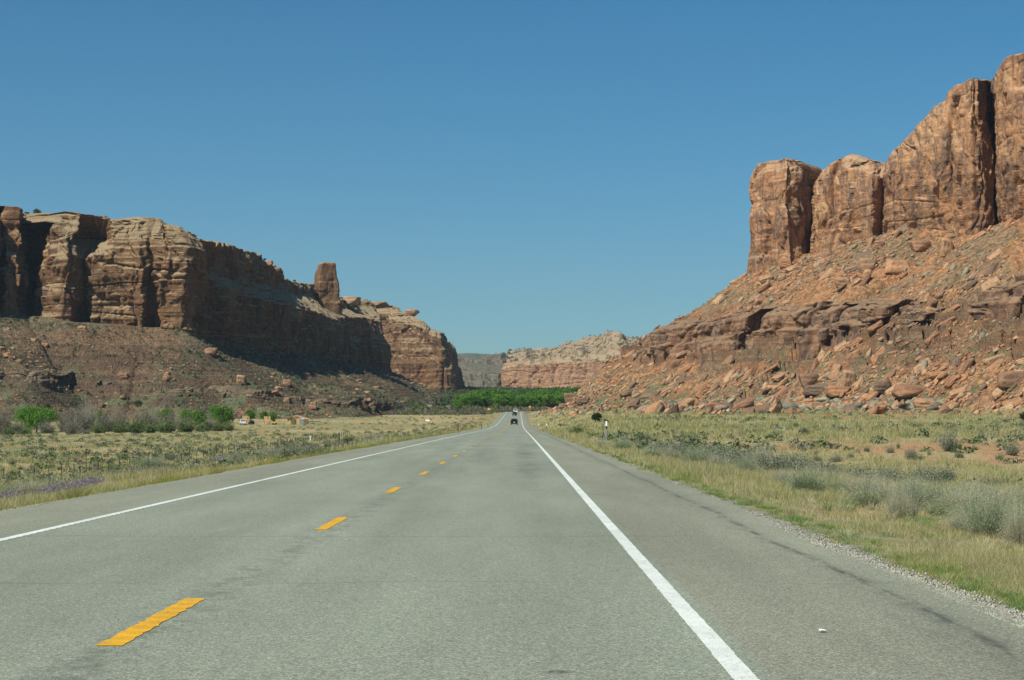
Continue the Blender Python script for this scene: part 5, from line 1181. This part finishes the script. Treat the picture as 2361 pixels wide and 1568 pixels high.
# ------------------------------------------------------------------ vehicles
M['paint_black'] = plain('paint_black', (.012,.013,.015), .25, .0, .05); M['paint_white'] = plain('paint_white', (.72,.75,.75), .3, .0, .04); M['paint_dark'] = plain('paint_dark_green', (.02,.035,.03), .35)
M['glass'] = plain('car_glass', (.02,.025,.03), .08); M['tyre'] = plain('tyre', (.02,.02,.02), .9); M['rim'] = plain('rim', (.45,.46,.48), .3, .8); M['tail'] = plain('tail_lamp', (.06,.008,.008), .25); M['plate'] = plain('number_plate', (.75,.76,.78), .5); M['plastic'] = plain('black_plastic', (.025,.025,.027), .6)
def loft_body(secs):
    mb = MB(); n = len(secs[0][1]); V = []; 
    for y, half in secs: V += [(x, y, z) for x, z in half] + [(-x, y, z) for x, z in reversed(half)]
    m = 2*n; Fs = [(i*m+k, i*m+(k+1) % m, (i+1)*m+(k+1) % m, (i+1)*m+k) for i in range(len(secs)-1) for k in range(m)] + [tuple(reversed(range(m))), tuple((len(secs)-1)*m+k for k in range(m))]
    mb.add(V, Fs); return mb
def wheels(r, w, ya, yb, R=.36, wd=.24):
    for sx in (-1, 1):
        for y in (ya, yb):
            p = MB(); p.tube([(sx*(w/2-wd), y, R), (sx*(w/2), y, R)], R, 20); tw = p.build('tyre', M['tyre'], None); wh = empty('wheel'); wh.parent = r; tw.parent = wh
            p = MB(); p.tube([(sx*(w/2-.05), y, R), (sx*(w/2+.012), y, R)], R*.62, 14); p.build('rim', M['rim'], wh)
def suv(px, Y, label, paint, W_=1.9, Hh=1.74, Ln=4.75, spare=False):
    x, y0, _ = W(px, Y, 0); z = float(road_z(np.array([Y]))[0]) + .01; r = empty('car', (x, Y, z)); tag(r, label, 'car'); w = W_/2; h = Hh
    b = loft_body([(0, [(w*.90, .36), (w*.96, .62), (w*.97, .95), (w*.93, 1.02)]), (.12, [(w*.95, .30), (w, .62), (w, .98), (w*.96, 1.06)]), (Ln-1.25, [(w*.95, .26), (w, .62), (w, .98), (w*.95, 1.05)]), (Ln-.35, [(w*.93, .28), (w*.98, .6), (w*.95, .84), (w*.85, .94)]), (Ln, [(w*.80, .36), (w*.86, .55), (w*.84, .70), (w*.7, .78)])])
    bo = b.build('body', M[paint], r, .05)
    b = loft_body([(.06, [(w*.90, 1.03), (w*.84, 1.2), (w*.80, 1.3)]), (.30, [(w*.91, 1.03), (w*.82, h-.16), (w*.70, h-.04)]), (2.3, [(w*.91, 1.03), (w*.82, h-.12), (w*.68, h)]), (3.1, [(w*.90, 1.02), (w*.80, 1.4), (w*.7, 1.48)]), (3.7, [(w*.86, 1.0), (w*.82, 1.03), (w*.8, 1.04)])]) if not spare else \
        loft_body([(.03, [(w*.92, 1.03), (w*.86, h-.15), (w*.80, h-.03)]), (.2, [(w*.92, 1.03), (w*.86, h-.12), (w*.80, h)]), (2.5, [(w*.92, 1.03), (w*.86, h-.12), (w*.80, h)]), (2.75, [(w*.92, 1.02), (w*.86, 1.1), (w*.82, 1.12)])])
    b.build('cabin', M[paint], r, .04)
    g = MB(); g.add([(-w*.72, .055, 1.10), (w*.72, .055, 1.10), (w*.62, .225 if not spare else .02, h-.22), (-w*.62, .225 if not spare else .02, h-.22)], [(0, 1, 2, 3)]); g.build('rear_window', M['glass'], r)
    for sx in (-1, 1):
        g = MB(); g.add([(sx*w*.925, .5, 1.1), (sx*w*.925, 2.9, 1.1), (sx*w*.85, 2.4, h-.24), (sx*w*.85, .6, h-.24)], [(0, 1, 2, 3)]); g.build('side_window', M['glass'], r)
        g = MB(); g.box(min(sx*w*.70, sx*w*.95), max(sx*w*.70, sx*w*.95), -.02, .06, .78, 1.0); g.build('tail_light', M['tail'], r, .01)
        g = MB(); g.box(min(sx*w*.98, sx*(w+.20)), max(sx*w*.98, sx*(w+.20)), 3.0, 3.12, 1.0, 1.18); g.build('side_mirror', M[paint], r, .03)
    g = MB(); g.box(-w*.93, w*.93, -.07, .12, .34, .55); g.build('rear_bumper', M['plastic'], r, .03)
    g = MB(); g.box(-.16, .16, -.085, -.072, .66, .82) if not spare else g.box(-.5, -.2, -.085, -.072, .60, .76); g.build('number_plate', M['plate'], r)
    if not spare: g = MB(); g.box(-w*.2, w*.2, -.03, .02, .60, .88); g.build('plate_recess', M['plastic'], r)
    if spare: g = MB(); g.tube([(0.05, -.28, .98), (0.05, -.03, .98)], .37, 20); g.build('spare_wheel', M['tyre'], r)
    wheels(r, W_, .85, Ln-.95, .38 if not spare else .41); return r
suv((1930+1197/9.444)*.57642, 505, 'black car driving away, nearest of the three vehicles ahead', 'paint_black', 1.92, 1.72)
suv((1930+1213/9.444)*.57642, 790, 'dark boxy off roader driving between the black car and the white truck', 'paint_dark', 1.86, 1.85, 4.2, True)
def pickup(x, Y, z, rz, label, paint='paint_white', bed=True, tall=1.95):
    r = empty('pickup_truck', (x, Y, z), rz); tag(r, label, 'truck'); w = 1.02; Ln = 5.9
    loft_body([(0, [(w*.92, .62), (w, .75), (w, 1.25), (w*.97, 1.30)]), (2.0, [(w*.92, .55), (w, .75), (w, 1.28), (w*.97, 1.33)]), (Ln-1.0, [(w*.92, .5), (w, .7), (w*.98, 1.2), (w*.9, 1.28)]), (Ln, [(w*.85, .5), (w*.9, .7), (w*.88, 1.05), (w*.8, 1.12)])]).build('body', M[paint], r, .05)
    loft_body([(1.95, [(w*.93, 1.31), (w*.84, tall-.15), (w*.76, tall-.03)]), (2.3, [(w*.94, 1.31), (w*.85, tall-.12), (w*.77, tall)]), (3.8, [(w*.94, 1.31), (w*.84, tall-.14), (w*.75, tall-.02)]), (4.6, [(w*.92, 1.29), (w*.88, 1.31), (w*.86, 1.32)])]).build('cab', M[paint], r, .04)
    g = MB(); g.box(-w*.70, w*.70, 1.925, 1.95, 1.42, tall-.18); g.build('rear_window', M['glass'], r)
    g = MB(); g.box(-w*.84, w*.84, .08, 1.9, 1.30, 1.345); g.build('bed_floor', M['plastic'], r)
    for sx in (-1, 1):
        g = MB(); g.add([(sx*w*.945, 2.3, 1.38), (sx*w*.945, 4.2, 1.38), (sx*w*.86, 3.7, tall-.2), (sx*w*.865, 2.4, tall-.2)], [(0, 1, 2, 3)]); g.build('side_window', M['glass'], r)
        g = MB(); g.box(min(sx*w*.86, sx*w), max(sx*w*.86, sx*w), -.015, .05, .85, 1.2); g.build('tail_light', M['tail'], r)
        g = MB(); g.box(min(sx*w, sx*(w+.22)), max(sx*w, sx*(w+.22)), 3.9, 4.0, 1.3, 1.55); g.build('side_mirror', M['plastic'], r, .03)
    g = MB(); g.box(-w*.95, w*.95, -.12, .05, .5, .68); g.build('rear_bumper', M['rim'], r, .02); wheels(r, 2.04, 1.15, Ln-1.1, .41); return r
Yp = 895.; pickup(W((1930+1245/9.444)*.57642, Yp, 0)[0], Yp, float(road_z(np.array([Yp]))[0]), 0., 'white pickup truck farthest ahead on the road', tall=2.25)

# ------------------------------------------------------------------ construction site on the left flat
M['plywood'] = plain('plywood', (.46,.31,.15), .85, var=.12, scale=2.); M['lumber'] = plain('lumber', (.52,.40,.24), .85, var=.12, scale=3.); M['ply_dark'] = plain('shaded_board', (.22,.13,.07), .85)
YB = 690.; SB = YB/F
def zx(v): return (900 + v/5.9025)*.57642                       # close-up column to survey px
def site(px, Y=YB): x = (px-CX)/F*Y; return x, Y, float(floor_z(np.array([x]), np.array([Y]))[0])
x, y, z = site(zx(1700)); hb = empty('timber_frame_house', (x, y, z)); tag(hb, 'half built timber house with bare roof trusses and plywood walls', 'building')
u = .57642/5.9025*SB                                              # metres per close-up pixel
gz = 0.; e = 150*u
def bx(name, a, b, c, d, mat, y0=0., y1=.12, par=hb): p = MB(); p.box((a-1700)*u, (b-1700)*u, y0, y1, c*u, d*u); return p.build(name, mat, par)
bx('wall_panel', 1478, 1555, 0, 140, M['plywood']); bx('wall_panel', 1685, 1762, 0, 122, M['plywood']); bx('wall_panel', 1890, 1935, 10, 132, M['ply_dark'])
bx('wall_panel', 1478, 1935, 0, 120, M['ply_dark'], 6.0, 6.12)
for v in (1560, 1590, 1620, 1650, 1775, 1800, 1870): bx('stud', v, v+7, 0, 128, M['lumber'], .02, .14)
bx('top_plate', 1470, 1940, 124, 134, M['lumber'], -.02, .10)
for k, yy_ in enumerate((-.5, .8, 2.1, 3.4, 4.7, 6.0)):
    p = MB(); zt = 214*u; ze = 128*u; xa = (1436-1700)*u; xb = (1962-1700)*u; xm = (1690-1700)*u; th = 9*u
    p.prism([(xa, ze), (xm, zt), (xm, zt-th*1.1), (xa, ze-th*.8)][::-1], yy_, yy_+.08); p.prism([(xm+.001, zt), (xb, ze), (xb, ze-th*.8), (xm+.001, zt-th*1.1)][::-1], yy_, yy_+.08)
    for q in (-.6, -.3, .3, .6):
        xx_ = xm + q*(xb-xm); zz_ = zt - abs(q)*(zt-ze); p.box(xx_-.04, xx_+.04, yy_+.081, yy_+.14, ze, zz_-th*.5)
        p.tube([(xx_, yy_+.18, ze), (xm + q*.5*(xb-xm), yy_+.18, zt - abs(q)*.5*(zt-ze)-.05)], .04, 4)
    p.build('roof_truss', M['lumber'], hb)
p = MB(); xm = (1690-1700)*u
p.add([((1436-1700)*u, -.6, 132*u), ((1600-1700)*u, -.6, 190*u), ((1600-1700)*u, 6.2, 190*u), ((1436-1700)*u, 6.2, 132*u), ((1436-1700)*u, -.6, 130*u), ((1600-1700)*u, -.6, 188*u), ((1600-1700)*u, 6.2, 188*u), ((1436-1700)*u, 6.2, 130*u)], [(0,1,2,3),(7,6,5,4),(0,4,5,1),(1,5,6,2),(2,6,7,3),(3,7,4,0)]); p.build('roof_sheathing', M['plywood'], hb)
M['toilet_blue'] = plain('toilet_blue', (.22,.28,.36), .5)
x, y, z = site(zx(1832), YB-3); pt = empty('portable_toilet', (x, y, z)); tag(pt, 'blue grey portable toilet in front of the half built house', 'portable toilet')
p = MB(); p.box(-.55, .55, 0, 1.1, .05, 2.1); p.build('cabin', M['toilet_blue'], pt, .05); p = MB(); p.box(-.38, .38, -.03, .02, .18, 1.9); p.build('door', plain('toilet_door', (.16,.21,.28), .5), pt, .02); p = MB(); p.prism([(-.6, 2.1), (.6, 2.1), (.35, 2.3), (-.35, 2.3)][::-1], -.03, 1.15); p.build('roof', M['white_refl'], pt, .02)
# wooden tower frame
x, y, z = site(zx(490), YB+6); tw = empty('timber_tower', (x, y, z)); tag(tw, 'open wooden tower frame with stair beside the white pickup', 'tower'); k = u*1.01
def bt(name, a, b, c, d, mat, y0=0., y1=.15, par=tw): p = MB(); p.box((a-490)*k, (b-490)*k, y0, y1, c*k, d*k); return p.build(name, mat, par)
for a in (410, 480, 550):
    bt('post', a, a+9, 0, 190, M['lumber']); bt('post', a, a+9, 0, 185, M['lumber'], 2.2, 2.35)
bt('top_panel', 405, 560, 155, 192, M['plywood'], -.05, -.002); bt('back_panel', 430, 490, 20, 150, M['plywood'], 2.36, 2.42); bt('platform', 405, 562, 95, 103, M['lumber'], .16, 2.19)
p = MB(); p.tube([((500-490)*k, .1, 195*k), ((530-490)*k, .1, 245*k)], .09, 4); p.build('jib', M['lumber'], tw)
p = MB(); p.add([((500-490)*k, -.5, 110*k), ((510-490)*k, -.5, 118*k), ((600-490)*k, -.5, 8*k), ((585-490)*k, -.5, 0), ((500-490)*k, -.1, 110*k), ((510-490)*k, -.1, 118*k), ((600-490)*k, -.1, 8*k), ((585-490)*k, -.1, 0)], [(0,1,2,3),(7,6,5,4),(0,4,5,1),(1,5,6,2),(2,6,7,3),(3,7,4,0)]); p.build('stair', M['lumber'], tw)
p = MB(); p.tube([((500-490)*k, -.8, 0), ((560-490)*k, -.8, 60*k)], .1, 4); p.build('brace', M['lumber'], tw)
# panelled wall with sloping props
x, y, z = site(zx(1000), YB+8); pw = empty('panelled_wall', (x, y, z)); tag(pw, 'tall free standing wall of plywood panels with sloping props', 'wooden wall'); 
def bp(name, a, b, c, d, mat, y0=0., y1=.12): p = MB(); p.box((a-1000)*k, (b-1000)*k, y0, y1, c*k, d*k); return p.build(name, mat, pw)
for a, b in ((920, 958), (962, 1005), (1032, 1072)):
    for c, d in ((10, 104), (108, 192)): bp('panel', a, b, c, d, M['plywood'])
bp('frame_rail', 915, 1075, 104.2, 107.8, M['lumber'], -.03, .15); bp('frame_rail', 915, 1075, 4, 9.8, M['lumber'], -.03, .15)
for a, b in ((925, 875), (985, 950), (1040, 990)): p = MB(); p.tube([((a-1000)*k, -.2, 92*k), ((b-1000)*k, -1.4, 0)], .10, 4); p.build('prop', M['lumber'], pw)
x, y, z = site(zx(400), YB-2); pickup(x+.6, y, z, math.radians(14), 'white pickup truck parked at the wooden tower frame')
def small_car(px, Y, rz, label, paint):
    x, y, z = site(px, Y); r = empty('car', (x, y, z), rz); tag(r, label, 'car'); w = .9
    loft_body([(0, [(w*.9, .3), (w, .6), (w*.95, .95)]), (3.6, [(w*.9, .3), (w, .6), (w*.93, .92)]), (4.5, [(w*.8, .35), (w*.85, .5), (w*.75, .7)])]).build('body', M[paint], r, .04)
    loft_body([(.1, [(w*.9, .96), (w*.8, 1.2), (w*.75, 1.25)]), (.6, [(w*.9, .96), (w*.78, 1.5), (w*.7, 1.55)]), (2.3, [(w*.9, .96), (w*.78, 1.5), (w*.7, 1.56)]), (3.3, [(w*.88, .95), (w*.8, .98), (w*.75, .99)])]).build('cabin', M['glass'], r, .03); wheels(r, 1.8, .8, 3.6, .34)
small_car(zx(640), YB+1, .3, 'dark car parked right of the wooden tower frame', 'paint_black')
M['machine_yellow'] = plain('machine_yellow', (.55,.36,.06), .5)
x, y, z = site(zx(1180), YB); mc = empty('loader', (x, y, z)); tag(mc, 'small yellow loader between the panelled wall and the house', 'machine')
p = MB(); p.box(-.9, .5, -.6, .6, .5, 1.3); p.build('body', M['machine_yellow'], mc, .06); p = MB(); p.box(-.7, .2, -.5, .5, 1.31, 2.0); p.build('cab', M['glass'], mc, .05); p = MB(); p.tube([(.3, 0, 1.2), (1.1, 0, 1.5), (1.5, 0, .5)], .09, 6); p.build('arm', M['machine_yellow'], mc); p = MB(); p.prism([(1.2, .15), (1.9, .1), (1.9, .25), (1.4, .7)][::-1], -.6, .6); p.build('bucket', M['plastic'], mc)
for a in (-.6, .3):
    for sy in (-.7, .7): p = MB(); p.tube([(a, sy-.1, .4), (a, sy+.1, .4)], .4, 14); p.build('wheel', M['tyre'], mc)
# fallen dark log near the house and a scrap of litter on the shoulder
x, y, z = at(zx(2140), 974); p = MB(); p.tube([(-2.8, 0, .25), (-1, .1, .35), (1.2, 0, .3), (2.6, -.1, .1)], [.16, .2, .18, .1], 7); o = p.build('fallen_log', M['wood_grey']); o.location = (x, y, z); tag(o, 'dark fallen log in the grass right of the half built house', 'log')
x, y, z = at(1896, 1464); z = float(road_z(np.array([y]))[0]); r = np.random.default_rng(5); gv_ = []
n_ = 7; gx, gy = np.meshgrid(np.linspace(-.022, .022, n_), np.linspace(-.03, .03, n_)); V = np.stack([x+gx*(1+.2*r.normal(size=gx.shape)), y+gy, z+.012+np.abs(r.normal(0, .006, gx.shape))], -1)
o = mesh_np('paper_scrap', V.reshape(-1, 3), grid_faces(n_, n_), M['white_refl']); so = o.modifiers.new('t', 'SOLIDIFY'); so.thickness = .002; tag(o, 'crumpled white scrap lying on the right shoulder', 'litter')

# ------------------------------------------------------------------ light, sky, camera
SUN_AZ = math.radians(180 + 43); SUN_EL = math.radians(47)          # from the left, behind the camera
w = bpy.data.worlds.new('World'); sc.world = w; w.use_nodes = True; nt = w.node_tree
sky = nt.nodes.new('ShaderNodeTexSky'); sky.sky_type = 'NISHITA'; sky.sun_disc = False; sky.sun_elevation = SUN_EL; sky.sun_rotation = SUN_AZ
sky.altitude = 1400; sky.air_density = 1.0; sky.dust_density = .6; sky.ozone_density = 2.6
hs = nt.nodes.new('ShaderNodeHueSaturation'); bg = nt.nodes['Background']; bg.inputs['Strength'].default_value = .060
hs.inputs['Saturation'].default_value = 1.36; hs.inputs['Hue'].default_value = .487; nt.links.new(sky.outputs[0], hs.inputs['Color']); tn = nt.nodes.new('ShaderNodeMix'); tn.data_type = 'RGBA'; tn.blend_type = 'MULTIPLY'; tn.inputs[0].default_value = 1.; tn.inputs[7].default_value = (.66,.99,1.1,1); nt.links.new(hs.outputs[0], tn.inputs[6]); nt.links.new(tn.outputs[2], bg.inputs['Color'])
sd = bpy.data.lights.new('sun', 'SUN'); sd.energy = 5.; sd.angle = math.radians(.5); sd.color = (1., .965, .84)
so = bpy.data.objects.new('sun', sd); COL.objects.link(so)
dv = Vector((math.sin(SUN_AZ)*math.cos(SUN_EL), math.cos(SUN_AZ)*math.cos(SUN_EL), math.sin(SUN_EL))); so.rotation_euler = dv.to_track_quat('Z', 'Y').to_euler()
hz = bpy.data.materials.new('haze'); hz.use_nodes = True; hn = hz.node_tree; hn.nodes.clear(); ho = hn.nodes.new('ShaderNodeOutputMaterial'); pv = hn.nodes.new('ShaderNodeVolumePrincipled')
pv.inputs['Color'].default_value = (.62,.80,.95,1); pv.inputs['Density'].default_value = 4.5e-5; pv.inputs['Anisotropy'].default_value = .2; hn.links.new(pv.outputs[0], ho.inputs['Volume'])
p = MB(); p.box(-13000, 13000, -400, 12500, -60, 900); o = p.build('haze', hz); tag(o, kind='stuff')
cam = bpy.data.cameras.new('camera'); co = bpy.data.objects.new('camera', cam); COL.objects.link(co); sc.camera = co
cam.sensor_width = 36; cam.lens = 36*F/2361; co.rotation_euler = (math.radians(90), 0, 0); cam.shift_y = (HY-784)/2361; cam.clip_start = .1; cam.clip_end = 30000
sc.render.resolution_x = 1024; sc.render.resolution_y = 680
sc.view_settings.view_transform = 'Standard'; sc.view_settings.look = 'None'; sc.view_settings.exposure = .27; sc.view_settings.gamma = 1
